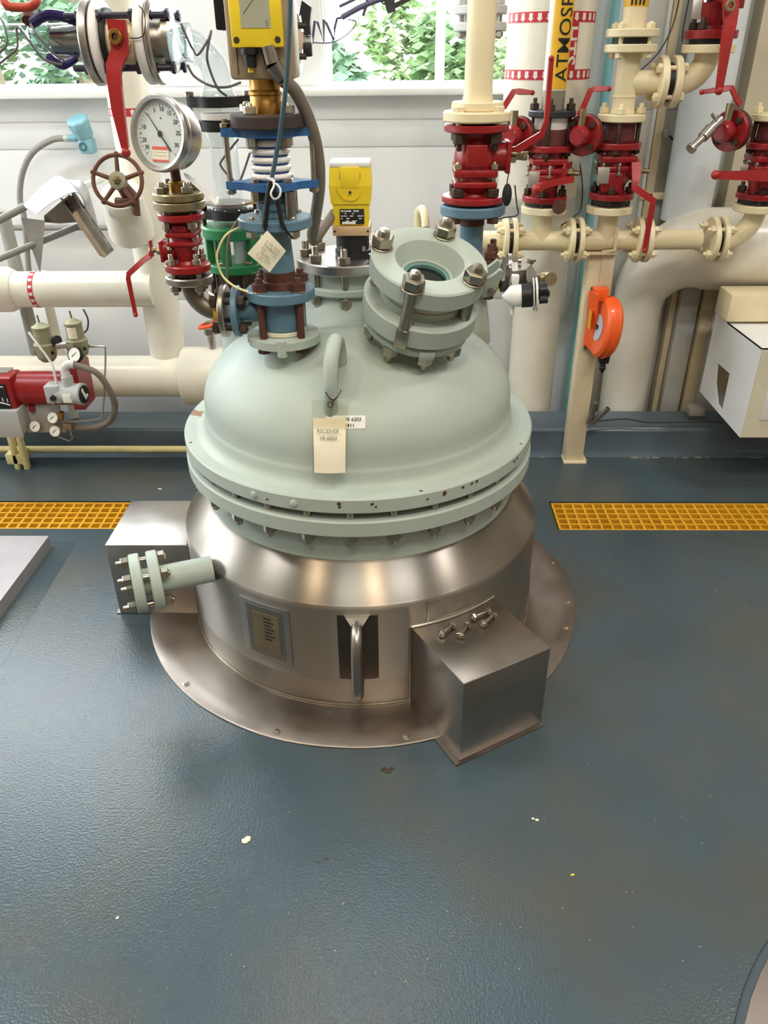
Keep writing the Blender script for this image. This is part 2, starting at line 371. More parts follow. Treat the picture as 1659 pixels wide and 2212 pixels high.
# outdoors: lawn and trees seen through the windows
g = MB(); g.box((0, 32, -.45), (120, 60.6, .1)); struct('ground', g, mat('lawn', (132, 160, 92), .9, var=.2, scale=1.2))
def leafmat(n, c): return mat(n, c, .6, var=.3, scale=3, spec=.2)
LEAVES = [leafmat('leaves_a', (88, 112, 74)), leafmat('leaves_b', (146, 166, 124)), leafmat('leaves_c', (98, 122, 100))]
BARK = mat('bark', (120, 104, 88), .9, var=.25, scale=20)
def foliage(name, h, w, n, seed, z0):
    rd = random.Random(seed); b = MB()
    cl = [(rd.uniform(-w, w)*.6, rd.uniform(-w, w)*.6, z0+(h-z0)*rd.random(), w*rd.uniform(.3, .55)) for _ in range(14)]
    for i in range(n):
        cx, cy, cz, r = cl[i % 14]; d = V((rd.gauss(0, 1), rd.gauss(0, 1), rd.gauss(0, 1))).normalized()*r*rd.random()**.4
        M = frame((cx+d[0], cy+d[1], max(.05, cz+d[2])), (rd.gauss(0, 1), rd.gauss(0, 1), rd.gauss(0, 1)+.6)); s = rd.uniform(.07, .15)
        b.add([(-s, 0, 0), (0, -s*.5, 0), (s, 0, .02), (0, s*.5, 0)], [(0, 1, 2, 3)], M)
    return b
spots = [(-7.6, 14.5, 5.4, 1.7, 1.2, 0, 'tall dark green tree beyond the left window, leftmost trunk'), (-4.9, 12.0, 5.2, 1.7, 1.1, 2, 'tall tree beyond the left window, second trunk from the left'), (-3.0, 16.5, 5.4, 1.7, .4, 1, 'lighter green tree beyond the right end of the left window'),
         (-.95, 10.2, 2.0, .72, .0, 2, 'rounded grey-green shrub at the left edge of the middle window'), (.15, 13.4, 2.2, .85, .0, 1, 'pale shrub left of centre in the middle window'), (.78, 10.6, 1.75, .6, .0, 0, 'low shrub just left of the window post'),
         (1.9, 12.6, 1.9, .75, .0, 1, 'pale shrub right of the window post'), (2.75, 10.2, 3.2, .7, .5, 2, 'taller bush behind the cream riser pipe'), (-6.6, 20, 5.8, 2.2, 1.0, 1, 'farthest pale tree beyond the left window')]
for i, (x, y, h, w, z0, lm, lb) in enumerate(spots):
    t = T('tree' if h > 3 else 'shrub', lb, 'tree' if h > 3 else 'shrub', (x, y, -.4))
    b = MB(); b.tube(cat([(x, y, -.4), (x+.06, y, h*.3), (x-.04, y+.05, h*.7)], 5), [.16*h/5+.02]*5+[.1*h/5+.01]*6, 9); t.part('trunk', b, BARK)
    f = foliage('foliage', h+.4, w, 5000 if h > 3 else 1800, i, z0); f.v = [(a+x, bb+y, cc-.4) for a, bb, cc in f.v]; t.part('foliage', f, LEAVES[lm])

# ================================================================== VESSEL
DR, DS, DH, DZ = .447, .08, .235, .652
def domez(x, y): return DZ+DS+DH*sqrt(max(0, 1-(x*x+y*y)/DR**2))
VS = T('receiver_vessel', 'large celadon green domed steel vessel with a bolted flange, set in a stainless drum', 'vessel', (0, 0, .0))
pr = [(.480, DZ), (.468, DZ+.002), (.459, DZ+.009), (.4545, DZ+.020), (.4525, DZ+.036), (.4515, DZ+.042), (.449, DZ+.046), (DR, DZ+.054), (DR, DZ+DS)]
pr += [(DR*cos(a), DZ+DS+DH*sin(a)) for a in [pi/2*i/22 for i in range(1, 22)]]+[(0, DZ+DS+DH)]
VS.part('dome', MB().lathe(pr, None, 96), CEL, ang=60)
VS.part('upper_flange', MB().ring(.40, .515, .609, DZ, None, 96, .004), CEL)
VS.part('lower_flange', MB().ring(.40, .517, .541, .587, None, 96, .004), CEL)
VS.part('lower_shell', MB().lathe([(.47, .43), (.473, .545)], None, 96, cap=False), CEL)
VS.part('gasket', MB().ring(.40, .470, .586, .610, None, 64), mat('pale_gasket', (150, 148, 132), .7))
fb = MB(); fb.lathe([(.0105, .535), (.0105, .615)], None, 10); fb.hexa(None, .031, .518, .541); fb.lathe([(.0085, .503), (.0105, .506), (.0105, .52)], None, 10)
fbm = fb.mesh('flange_bolt', mat=BOLT)
VS.bolts(fbm, Matrix.Identity(4), 28, .493, -pi/2, name='flange_bolt')
nub = MB(); nub.sph((0, 0, 0), .011, 10, (1, .5, 1)); nubm = nub.mesh('rim_stud', mat=CEL)
for u, v in ((545, 1078), (648, 1090)):
    q = A(u, v, -.46); a = atan2(q[1], q[0]); VS.put('rim_stud', nubm, TR(.516*cos(a), .516*sin(a), .630) @ RZ(a+pi/2))
CHIP = mat('rust_chip', (86, 52, 34), .8, var=.3, scale=90); chip = MB(); chip.disc(.0035, 0, .0008, None, 7, .0005); chm = chip.mesh('paint_chip', mat=CHIP)
rd = random.Random(3)
for u, v, s in ((734, 1081, 1.4), (735, 1088, 1.0), (803, 1083, 1), (811, 1089, .9), (953, 1059, 1.7), (908, 1099, .9), (918, 1072, .7), (1105, 987, 1), (1098, 993, 1), (1018, 1033, 1.1), (1008, 1038, 1.), (592, 1066, .7), (416, 905, 1), (1126, 912, .8), (990, 1046, .9)):
    q = A(u, v, -.5*sqrt(max(.02, 1-((u-773)/385)**2))); a = atan2(q[1], q[0])
    M = (frame((.5152*cos(a), .5152*sin(a), min(.645, max(.615, q[2]))), (cos(a), sin(a), 0)) if v < 1120 and 0.612 < q[2] < .648 else frame((.503*cos(a), .503*sin(a), DZ), (0, 0, 1)))
    VS.put('paint_chip', chm, M @ Matrix.Diagonal((s*rd.uniform(1, 1.8), s, 1, 1)) @ RZ(rd.random()*3))
# rust stain on the left of the upper flange, thin crust of its own
st = MB(); q = AZ(428, 893, DZ); a0 = atan2(q[1], q[0])
for i in range(3): st.ring(.468+.015*i, .485+.014*i, DZ, DZ+.0012, frame((0, 0, 0)), 3) if False else None
st.prism([(.468*cos(a0-.04), .468*sin(a0-.04)), (.49*cos(a0-.03), .49*sin(a0-.03)), (.510*cos(a0-.06), .510*sin(a0-.06)), (.513*cos(a0+.02), .513*sin(a0+.02)), (.49*cos(a0+.035), .49*sin(a0+.035)), (.47*cos(a0+.06), .47*sin(a0+.06))], DZ, DZ+.0009)
VS.part('rust_patch', st, mat('rust_stain', (146, 112, 90), .7, var=.2, scale=60), label='brown rust patch on the flange rim')
# lifting lug: bent bar loop in a radial plane
def lug(x0, pts, r, sq=.8):
    return MB().tube(cat([(x0+p[2] if len(p) > 2 else x0, p[0], p[1]) for p in pts], 7), r, 14)
VS.part('lifting_lug', lug(-.043, [(-.392, .83, -.003), (-.406, .87, -.002), (-.408, .92), (-.392, .967, .004), (-.355, .992, .009), (-.315, .985, .012), (-.288, .955, .014), (-.272, .90, .015)], .0185), CEL)
VS.part('lug_web', MB().prism([(-.372, .855), (-.29, .90), (-.29, .955), (-.34, .972), (-.383, .95)], -.006, .006, Matrix(((0, 0, 1, -.036), (1, 0, 0, 0), (0, 1, 0, 0), (0, 0, 0, 1)))), CEL)
# necks of the four nozzles
BX, BY = -.176, -.204
NF = MB(); NF.lathe([(.062, domez(BX, BY)-.06), (.058, domez(BX, BY)-.01), (.052, .93), (.052, .95)], TR(BX, BY, 0), 32); VS.part('nozzle_neck', NF, CEL)
SX, SY = -.026, .05
NF = MB(); NF.lathe([(.175, .93), (.15, .955), (.128, .975), (.112, 1.0), (.106, 1.02), (.104, 1.035)], TR(SX, SY, 0), 40); VS.part('nozzle_neck', NF, CEL, ang=60)
RX, RY = .336, .25
NF = MB(); NF.lathe([(.075, .80), (.066, .87), (.056, .93), (.056, .985)], TR(RX, RY, 0), 32); VS.part('nozzle_neck', NF, CEL)
SGN = V((.16, -.33, .93)).normalized(); SGB = V((.156, -.171, .933))-SGN*.015
GM = frame(SGB, SGN)
NF = MB(); NF.lathe([(.092, -.05), (.078, -.015), (.070, .01), (.068, .08)], GM, 40); VS.part('nozzle_neck', NF, CEL, ang=60)
# side nozzle of the lower jacket (through the drum, front left), paired flanges
na = A(420, 1236, -.40); nb = A(287, 1262, -.46)
nz = AZ  # alias
axis = (nb-na).normalized()
VS.part('side_nozzle', MB().cyl(na-axis*.05, nb, .037, n=24), CEL)
fr = frame(na, axis, (0, 0, 1)); Ls = (nb-na).length
for z0, z1, nm in ((Ls-.075, Ls-.046, 'nozzle_flange'), (Ls-.028, Ls+.0, 'blind_flange')): VS.part(nm, MB().disc(.082, z0, z1, fr, 40, .003), CEL)
sb = studmesh('nozzle_bolt', .0085, Ls-.10, Ls+.035, [(Ls-.095, Ls-.076), (Ls+.001, Ls+.022)], .028, BOLT)
VS.bolts(sb, fr, 4, .062, pi/4, name='nozzle_bolt')

# ------------------------------------------------------------------ stainless drum
DM = T('steel_drum', 'brushed stainless steel drum skirt with sloping top ring around the green vessel', 'drum', (0, 0, 0))
DM.part('drum_wall', MB().lathe([(.5535, .004), (.5535, .088), (.5565, .092), (.5565, .098), (.5535, .102), (.5535, .335), (.5525, .343), (.549, .3495)], None, 128, cap=False), SS, ang=50)
DM.part('cone_ring', MB().lathe([(.549, .3495), (.545, .354), (.4835, .440), (.470, .442)], None, 128, cap=False), SS, ang=50)
DM.part('weld_bead', MB().tube([(.556*cos(a), .556*sin(a), .006) for a in [2*pi*i/96 for i in range(96)]], .004, 6, True), BOLT)
def wav(a, r): return .004+.004*(1+sin(5*a+1.3)*sin(9*a))*max(0, (r-.57)/.14)*.5
bp = MB(); N = 120; rr = [.52, .60, .66, .706, .711, .711]
for i in range(N):
    a = 2*pi*i/N
    for kx, r in enumerate(rr): bp.v.append((r*cos(a), r*sin(a), 0 if kx == 5 else wav(a, r)+(0.001 if kx < 4 else -.002)))
for i in range(N):
    j = (i+1) % N
    for kx in range(5): bp.f.append((i*6+kx, j*6+kx, j*6+kx+1, i*6+kx+1))
DM.part('base_plate', bp, PLATE, ang=50)
sm = MB(); sm.lathe([(.011, 0), (.011, .0015), (.0065, .002), (.0065, .006), (.005, .0075), (.0028, .0075), (.0022, .004), (0, .004)], None, 12); smm = sm.mesh('plate_screw', mat=BOLT)
for u, v in ((401, 1476), (593, 1586), (880, 1597), (1226, 1356), (1195, 1216), (1232, 1300)):
    q = AZ(u, v, .009); a = atan2(q[1], q[0]); r = min(.69, sqrt(q[0]**2+q[1]**2)); DM.put('plate_screw', smm, TR(r*cos(a), r*sin(a), wav(a, r)+.001))
# bracket boxes welded to the drum: (direction, length from axis, width, height)
def bracket(ang, r1, w, h, label):
    d = V((cos(ang), sin(ang), 0)); nrm = V((-d[1], d[0], 0)); M = Matrix(((d[0], nrm[0], 0, 0), (d[1], nrm[1], 0, 0), (0, 0, 1, 0), (0, 0, 0, 1)))
    b = MB(); b.box(((.47+r1)/2, 0, h/2+.001), (r1-.47, w, h-.002), M, bev=.004)
    o = DM.part('bracket_cover', b, SSD if label else SSB, label=label)
    s = MB(); s.tube([M @ V((sqrt(.5565**2-yy*yy), yy, h+.002)) for yy in [-w/2+w*i/12 for i in range(13)]], .004, 6); 
    for sg in (-1, 1): s.tube([M @ V((sqrt(.556**2-(w/2)**2), sg*(w/2+.001), h)), M @ V((sqrt(.556**2-(w/2)**2), sg*(w/2+.001), .004))], .0035, 6)
    DM.part('weld_seam', s, BOLT, o)
    f = MB(); f.box((r1-.12, -w/2-.008, .003), (.26, .02, .006), M); f.box((r1+.004, 0, .002), (.014, w, .004), M); DM.part('floor_flange', f, PLATE, o)
    return M
d1 = atan2(-.864, .503)
MBX = bracket(d1, .79, .270, .270, 'dark-toned stainless box cover at the front right, loose bolts on its top')
bracket(pi, .800, .281, .272, None)
bracket(pi/3+.05, .79, .27, .27, None)
# box covers: brighter and darker steel tones stand in for their reflections
# handle: curved backing pads with a dark reflection in their colour, gusset, bent rod
def patch(a0, a1, z0, z1, r, t=.003, n=8):
    b = MB()
    for i in range(n+1):
        a = a0+(a1-a0)*i/n
        for rr_, z in ((r, z0), (r+t, z0), (r+t, z1), (r, z1)): b.v.append((rr_*cos(a), rr_*sin(a), z))
    for i in range(n):
        for kx in range(4): b.f.append((i*4+kx, i*4+(kx+1) % 4, i*4+4+(kx+1) % 4, i*4+4+kx))
    b.f += [(0, 1, 2, 3), tuple(n*4+kx for kx in (3, 2, 1, 0))]; return b
ah = -pi/2+.022; PADM = mat('reflection_dark_pad', (98, 88, 78), .3, .9, var=.12, scale=9)
for a0, a1 in ((ah-.095, ah-.012), (ah+.012, ah+.10)): DM.part('handle_pad', patch(a0, a1, .106, .325, .5535), PADM)
gz = MB(); e = .5535
def hp(a, r, z): return V((r*cos(ah+a), r*sin(ah+a), z))
gz.hull2([hp(-.062, e, .326), hp(.062, e, .326), hp(.026, e, .283), hp(-.026, e, .283)], [hp(-.052, e+.012, .325), hp(.052, e+.012, .325), hp(.016, e+.03, .300), hp(-.016, e+.03, .300)])
DM.part('handle_gusset', gz, SSB)
DM.part('handle', MB().tube(cat([hp(0, e-.005, .302), hp(0, e+.03, .302), hp(0, e+.06, .285), hp(0, e+.078, .24), hp(0, e+.088, .18), hp(0, e+.088, .135), hp(0, e+.072, .112), hp(0, e+.04, .104), hp(0, e-.005, .104)], 6), .0155, 14), SSD)
# nameplate pocket on the left of the drum
def ang_of(u, v): q = A(u, v, -.5); return None
ap0, ap1 = -pi/2-.60, -pi/2-.315
fr_ = MB(); fr_.v = []
np_ = patch(ap0, ap1, .128, .318, .5535, .004, 10); DM.part('nameplate_frame', np_, SSB)
DM.part('nameplate_backing', patch(ap0+.04, ap1-.03, .138, .308, .5565, .0018, 10), SSD)
npl = DM.part('nameplate', patch(ap0+.075, ap1-.055, .158, .288, .558, .0015, 10), mat('aged_plate', (140, 126, 98), .45, .6, var=.14, scale=25))
tx = MB()
for i in range(7):
    z = .272-.012*i; tx2 = patch(ap0+.145, ap0+.145+.045*(1 if i % 2 else .7)+.01, z, z+.0045, .5593, .0006, 2); tx.add(tx2.v, tx2.f)
DM.part('nameplate_print', tx, INK, npl)
tx = patch(ap0+.10, ap1-.065, .166, .276, .5592, .0002, 4)
DM.part('seam', patch(-pi/2+.365, -pi/2+.372, .27, .345, .5535, .002, 1), BOLT)

# loose bolts on the right bracket box
lb = MB(); lb.lathe([(.0045, 0), (.005, .001), (.005, .062), (.004, .064)], None, 10); lb.hexa(None, .019, .003, .012); lb.ring(.005, .0105, .013, .015, None, 16, .0005); lb.hexa(RZ(.4), .017, .054, .062)
lbm = lb.mesh('bolt_shape', mat=BOLT)
for (u0, v0), (u1, v1), lab in (((948, 1372), (983, 1346), 'leftmost of the four loose shiny bolts on the steel box, lying alone'), ((992, 1376), (1012, 1345), 'loose bolt on the steel box, the one nearest the camera beside the lone left bolt'),
                               ((1018, 1335), (1064, 1316), 'longest-looking loose bolt on the steel box, farthest back with its end touching another'), ((1040, 1350), (1074, 1322), 'rightmost of the four loose bolts on the steel box')):
    z = .270+.0102; p = AZ(u0, v0, z); q = AZ(u1, v1, z)
    o = mkobj('loose_bolt', lbm); o.matrix_world = frame(p, (q-p)) @ RZ(pi/6); o['label'] = lab; o['category'] = 'bolt'; o['group'] = 'loose bolts on the steel box'

# ------------------------------------------------------------------ sticker and hanging tag on the dome
def domepatch(u0, u1, v0, v1, off, n=8):
    b = MB(); k = n+1; pts = []
    for i in range(k):
        for j in range(k):
            u = u0+(u1-u0)*i/n; v = v0+(v1-v0)*j/n; d = ray(u, v); t = 1.2
            while t < 4:
                q = CP+d*t
                r2 = q[0]**2+q[1]**2
                if r2 < DR**2 and q[2] < domez(q[0], q[1]): break
                t += .001
            nn = V((q[0]/DR**2, q[1]/DR**2, (q[2]-DZ-DS)/DH**2)).normalized(); pts.append((q, nn))
    for q, nn in pts: b.v.append(q+nn*off)
    for q, nn in pts: b.v.append(q+nn*(off-.0025))
    for i in range(n):
        for j in range(n): b.f.append((i*k+j, i*k+j+1, (i+1)*k+j+1, (i+1)*k+j))
    K = k*k
    rim = [i*k for i in range(n)]+[n*k+j for j in range(n)]+[i*k+n for i in range(n, 0, -1)]+[j for j in range(n, 0, -1)]
    for i in range(len(rim)): a, c2 = rim[i], rim[(i+1) % len(rim)]; b.f.append((a, c2, K+c2, K+a))
    return b, pts
b, pts = domepatch(704, 789, 898, 926, .002)
q0 = pts[len(pts)//2][0]; n0 = pts[len(pts)//2][1]
T1 = T('asset_label', 'small white printed label stuck to the green dome, partly behind the hanging tag', 'label', q0)
sh = T1.part('label_sheet', b, LABELW)
TM = frame(q0+n0*.0036, n0, (1, 0, 0))
T1.part('label_print', text_mb('VE 6203', .0125, TM @ TR(.018, .006, 0)), INK)
bc = MB()
for i in range(9): bc.box((-.03+.0062*i, -.0085, 0), (.0018 if i % 3 else .0034, .008, .0004), TM)
T1.part('barcode', bc, INK)
# hanging tag: clear sleeve with a yellowed card, bead chain round the lug
yT = -.452
tp = A(714, 868, -.425); TG = T('hanging_tag', 'yellowed RECEIVER tag in a clear sleeve hanging by a bead chain from the dome lug', 'tag', A(712, 1020, -.50))
def sheet(cols, n, thick, y0, bow):
    b = MB()
    (ul0, ur0, v0), (ul1, ur1, v1) = cols
    m = 10
    for s in (0, 1):
        for i in range(m+1):
            t = i/m; v = v0+(v1-v0)*t; y = y0-.055*t-bow*sin(pi*t)
            for j in range(5):
                w = j/4; u = (ul0+(ul1-ul0)*t)*(1-w)+(ur0+(ur1-ur0)*t)*w
                p = A(u, v, y); b.v.append((p[0], p[1]+s*thick-.004*sin(pi*w), p[2]))
    k = (m+1)*5
    for i in range(m):
        for j in range(4):
            a = i*5+j; b.f.append((a, a+1, a+6, a+5)); b.f.append((k+a, k+a+5, k+a+6, k+a+1))
    for i in range(m):
        for j in (0, 4): a = i*5+j; b.f.append((a, a+5, k+a+5, k+a))
    for j in range(4):
        b.f.append((j, k+j, k+j+1, j+1)); a = m*5+j; b.f.append((a, a+1, k+a+1, k+a))
    return b
TG.part('clear_sleeve', sheet(((673, 753, 864), (676, 748, 1022)), 5, .0008, -.432, .006), FILM)
cd = TG.part('card', sheet(((676, 747, 903), (679, 746, 1021)), 5, .0008, -.445, .006), PAPERY)
pc = A(710, 932, -.468); TM = frame(pc+V((0, -.0078, 0)), V((0, -1, .37)), (1, 0, -.01))
TG.part('tag_print', text_mb('RECEIVER', .0125, TM @ TR(-.001, .004, .0), bold=.0002), INKF, cd); TG.part('tag_print', text_mb('VE 6203', .0125, TM @ TR(.0, -.0125, .0), bold=.0002), INKF, cd)
TG.part('ring', MB().tube([A(714+6*cos(a), 874+6.5*sin(a), -.442) for a in [2*pi*i/14 for i in range(14)]], .0011, 6, True), DBOLT)
ch = MB()
for i in range(14):
    t = i/13; ch.sph(A(704+32*t, 848+18*sin(pi*t)-4*t, -.432), .0022, 6)
for i in range(4): ch.sph(A(722-6*i/3, 864+8*i/3, -.438), .002, 6)
TG.part('bead_chain', ch, DBOLT)

# ================================================================== SIGHT GLASS ASSEMBLY (tilted)
SG = T('sight_glass', 'tilted celadon sight glass port with four big swing bolts on the vessel dome', 'sight glass', SGB)
SG.part('clamp_ring', MB().ring(.066, .136, .074, .096, GM, 48, .004), CEL)
SG.part('spacer', MB().ring(.06, .115, .095, .107, GM, 48, .002), BROWN)
SG.part('block_flange', MB().ring(.06, .146, .106, .162, GM, 56, .004), CEL)
SG.part('inner_boss', MB().ring(.06, .108, .161, .182, GM, 48, .002), CEL)
SG.part('seal_ring', MB().ring(.058, .106, .182, .190, GM, 48, .002), mat('gold_gasket', (196, 152, 92), .5, .3))
SG.part('upper_boss', MB().ring(.058, .114, .190, .222, GM, 48, .002), CEL)
tr = MB(); P = [(.062, .217), (.139, .217), (.143, .221), (.143, .261), (.139, .265), (.089, .265), (.085, .263), (.064, .222), (.060, .215)]
tr.lathe(P, GM, 64, cap=False); SG.part('cover_ring', tr, CEL)
SG.part('glass_seat', MB().ring(.05, .066, .206, .217, GM, 40, .002), mat('teal_seat', (112, 150, 142), .4))
SG.part('glass_disc', MB().disc(.056, .196, .208, GM, 40), DGLASS)
# swing bolts found from the photo's nut positions on the cover plane
def onplane(u, v, h):
    d = ray(u, v); o = SGB+SGN*h; return CP+d*((o-CP).dot(SGN)/d.dot(SGN))
sw = MB(); sw.lathe([(.0150, .105), (.0150, .302), (.012, .309), (0, .311)], None, 16); sw.ring(.015, .0285, .2655, .270, None, 24, .001); sw.hexa(RZ(.5), .047, .270, .296); sw.box((0, 0, .130), (.032, .032, .052), bev=.003)
swm = sw.mesh('swing_bolt', mat=BOLT)
for u, v, r_ in ((832, 532, .120), (953, 518, .120), (1013, 601, .124), (896, 614, .138)):
    q = onplane(u, v, .268); l = GM.inverted() @ q; a = atan2(l[1], l[0])
    SG.put('swing_bolt', swm, GM @ TR(r_*cos(a), r_*sin(a), 0) @ RZ(a))
# small studs with nuts under the clamp ring, painted plugs on the block face
cb = studmesh('clamp_stud', .0095, .026, .098, [(.046, .0735)], .036, BOLT)
SG.bolts(cb, GM, 8, .117, .2, name='clamp_stud')
pg = MB(); pg.ring(.0082, .0094, .162, .1632, None, 14, .0003); pg.disc(.0078, .162, .1626, None, 14, .0003); pgm = pg.mesh('plug', mat=CEL)
SG.bolts(pgm, GM, 8, .130, .55, name='plug')
cl = MB(); lq = GM.inverted() @ onplane(915, 765, .068); aa = atan2(lq[1], lq[0])
cl.box((.130, 0, .085), (.026, .04, .026), GM @ RZ(aa), bev=.004); SG.part('clamp_lug', cl, CEL)
# hinge plates at the right of the block
lq = GM.inverted() @ onplane(1040, 620, .2); ah2 = atan2(lq[1], lq[0])
for dy in (-.02, .02):
    h = MB(); h.prism([(.1435, .185), (.160, .19), (.176, .225), (.178, .262), (.170, .268), (.156, .25), (.1435, .24)], dy-.005, dy+.005, GM @ RZ(ah2) @ Matrix(((1, 0, 0, 0), (0, 0, -1, 0), (0, 1, 0, 0), (0, 0, 0, 1))))
    SG.part('hinge_plate', h, CEL)
SG.part('hinge_pin', MB().cyl(GM @ RZ(ah2) @ V((.16, -.04, .21)), GM @ RZ(ah2) @ V((.16, .04, .21)), .008, n=12), BOLT)

# ================================================================== BLUE TEE, FLOWMETER COLUMN (front left nozzle)
MC = TR(BX, BY, 0)
def zc(v, r=0): return zf(612, v, BY-r)
TE = T('blue_tee', 'blue-grey flanged tee clamped by rusty studs on the left dome nozzle', 'pipe fitting', (BX, BY, .93))
zt0, zt1 = zf(612, 663, BY-.085), zf(612, 640, BY-.085)   # front faces of the top flange
zt1 = zt0+.026
SLAP = zf(620, 733, BY-.08)
TE.part('body', MB().lathe([(.056, zt0-.075), (.058, zt0-.07), (.058, zt0)], MC, 40), BLUEG)
TE.part('top_flange', MB().disc(.0855, zt0, zt1, MC, 48, .003), BLUEG)
rings = MB(); rings.ring(.05, .057, zt0-.088, zt0-.076, MC, 40, .002); TE.part('white_gasket', rings, mat('cream_gasket', (222, 214, 188), .5))
lp = MB(); lp.lathe([(.056, SLAP-.012), (.0605, SLAP-.008), (.0605, zt0-.093), (.056, zt0-.089)], MC, 40); TE.part('lap_ring', lp, CEL)
sp = MB()
for sgn in (0, pi):
    pts_ = [(.06*cos(a), .06*sin(a)) for a in [sgn+.12+i*(pi-.24)/14 for i in range(15)]]+[(.094*cos(a), .094*sin(a)) for a in [sgn+pi-.12-i*(pi-.24)/14 for i in range(15)]]
    h = MB(); h.prism(pts_, SLAP-.028, SLAP-.008, MC @ RZ(.35)); TE.part('split_clamp', h, CEL)
h = MB(); h.cyl((BX+.005, BY-.087, SLAP-.035), (BX+.005, BY-.087, SLAP-.002), .012, n=14); h.hexa(TR(BX+.005, BY-.087, 0), .022, SLAP-.043, SLAP-.035); TE.part('clamp_joint', h, CEL)
ts = studmesh('tee_stud', .0095, SLAP-.045, zt1+.034, [(zt1+.002, zt1+.022), (SLAP-.045, SLAP-.029)], .031, RUST)
TE.bolts(ts, MC, 4, .067, pi/4+.06, name='stud'); 
ws = MB(); ws.ring(.0098, .019, zt1, zt1+.003, None, 20, .0008); wsm = ws.mesh('washer', mat=BOLT); TE.bolts(wsm, MC, 4, .067, pi/4+.06, name='washer')
# side branch towards -x
zb = zf(560, 672, BY); BR = frame((BX, BY, zb), (-1, 0, 0), (0, 0, 1))
TE.part('branch', MB().cyl((BX-.05, BY, zb), (BX-.112, BY, zb), .026, n=24), BLUEG)
TE.part('branch_flange', MB().disc(.064, .106, .122, BR, 40, .003), BLUEG)
sb2 = studmesh('branch_stud', .0078, .085, .176, [(.088, .104), (.158, .174)], .026, DBOLT)
TE.bolts(sb2, BR, 4, .047, pi/4, name='branch_stud')
# cone reducer with upper flange = spool above the tee
zc0 = zt1; zfl = zf(598, 503, BY-.08)
RD = T('reducer_spool', 'blue-grey tapered reducer with rust ring and wide flange above the blue tee', 'pipe fitting', (BX, BY, zc0))
RD.part('weld_neck', MB().lathe([(.045, zc0+.0005), (.044, zc0+.016), (.0395, zc0+.019), (.0395, zc0+.042)], MC, 36), RUST, label='rusty lower ring of the reducer')
RD.part('cone', MB().lathe([(.0392, zc0+.042), (.0385, zc0+.05), (.033, zfl-.01), (.033, zfl)], MC, 36), BLUEG)
RD.part('flange', MB().ring(.02, .0885, zfl, zfl+.023, MC, 48, .003), BLUEG)
bt = studmesh('spool_bolt', .008, zfl-.02, zfl+.03, [(zfl-.016, zfl-.001)], .026, BOLT); RD.bolts(bt, MC, 4, .07, pi/4, name='bolt')
wl = MB(); wl.box((BX-.012, BY-.0365, zfl-.045), (.07, .004, .08), bev=.001); 
# plastic label sleeve with tubes in front (clear window)
zp0, zp1 = zf(590, 415, BY-.06), zf(577, 297, BY-.06)
FM = T('flow_meter', 'tall flow meter with yellow display, white bellows and blue tie plates above the blue tee', 'instrument', (BX, BY, zfl+.023))
def lug_plate(z0, z1, R, ears, m, nm, hole=.04):
    poly = []
    for i in range(48):
        a = 2*pi*i/48; r = R
        for e_ in ears:
            d = abs((a-e_+pi) % (2*pi)-pi)
            if d < .34: r = R+(.108-R)*(.5+.5*cos(pi*d/.34))**.7
        poly.append((r*cos(a), r*sin(a)))
    b = MB(); b.prism(poly, z0, z1, MC); return FM.part(nm, b, m)
ears = (pi+.12, .12)
lug_plate(zp0, zp0+.017, .068, ears, BLUE, 'tie_plate'); lug_plate(zp1-.002, zp1+.016, .068, ears, BLUE, 'tie_plate')
be = [(.034, zp0+.017)]; nz_ = 5; zz0 = zp0+.019; zz1 = zp1-.006; st_ = (zz1-zz0)/nz_
for i in range(nz_):
    for t in range(9):
        be.append((.036+.0105*sin(pi*t/8)**.6, zz0+st_*(i+t/8)))
FM.part('bellows', MB().lathe(be, MC, 40), PTFE, ang=80)
rg = MB()
for i in range(1, nz_): rg.tube([(BX+.0385*cos(a), BY+.0385*sin(a), zz0+st_*i) for a in [2*pi*j/32 for j in range(32)]], .0042, 8, True)
FM.part('blue_ring', rg, mat('navy_ring', (44, 66, 128), .3), label='dark blue rings between the bellows folds')
for a in ears:
    x, y = BX+.097*cos(a), BY+.097*sin(a)
    r = MB(); r.cyl((x, y, zp0-.012), (x, y, zp1+.034), .0062, n=12); r.hexa(TR(x, y, 0), .02, zp0-.010, zp0-.001); r.hexa(TR(x, y, 0), .02, zp1+.0165, zp1+.026); FM.part('tie_rod', r, BOLT)
hn = studmesh('plate_bolt', .007, -.022, .012, [(-.022, -.0), (.0165, .026)], .022, BOLT)
for zz in (zp0, zp1-.002): FM.bolts(hn, MC @ TR(0, 0, zz), 4, .053, pi/4+.1, name='bolt')
# spacer columns between reducer flange and lower plate
for a in (pi/4+pi/2+pi, pi/4-pi/2, 2.2, .9):
    x, y = BX+.062*cos(a), BY+.062*sin(a); FM.part('spacer_column', MB().lathe([(.0115, zfl+.023), (.0125, zfl+.03), (.0125, zp0-.02), (.0115, zp0-.001)], TR(x, y, 0), 16), SSB)
mid = MB(); mid.lathe([(.036, zfl+.024), (.036, zfl+.05), (.030, zfl+.052), (.030, zp0-.045), (.042, zp0-.043), (.042, zp0-.03), (.038, zp0-.028), (.042, zp0-.026), (.042, zp0-.001)], MC, 36); FM.part('stacked_rings', mid, BLUEG)
FM.part('bronze_collar', MB().ring(.02, .031, zfl+.055, zfl+.085, MC, 32), BRASS)
ccol = MB(); ccol.box((BX, BY-.05, zfl-.005), (.078, .003, .075), bev=.001); FM.part('clear_window', ccol, FILM, label='clear plastic cover hung in front of the flange')
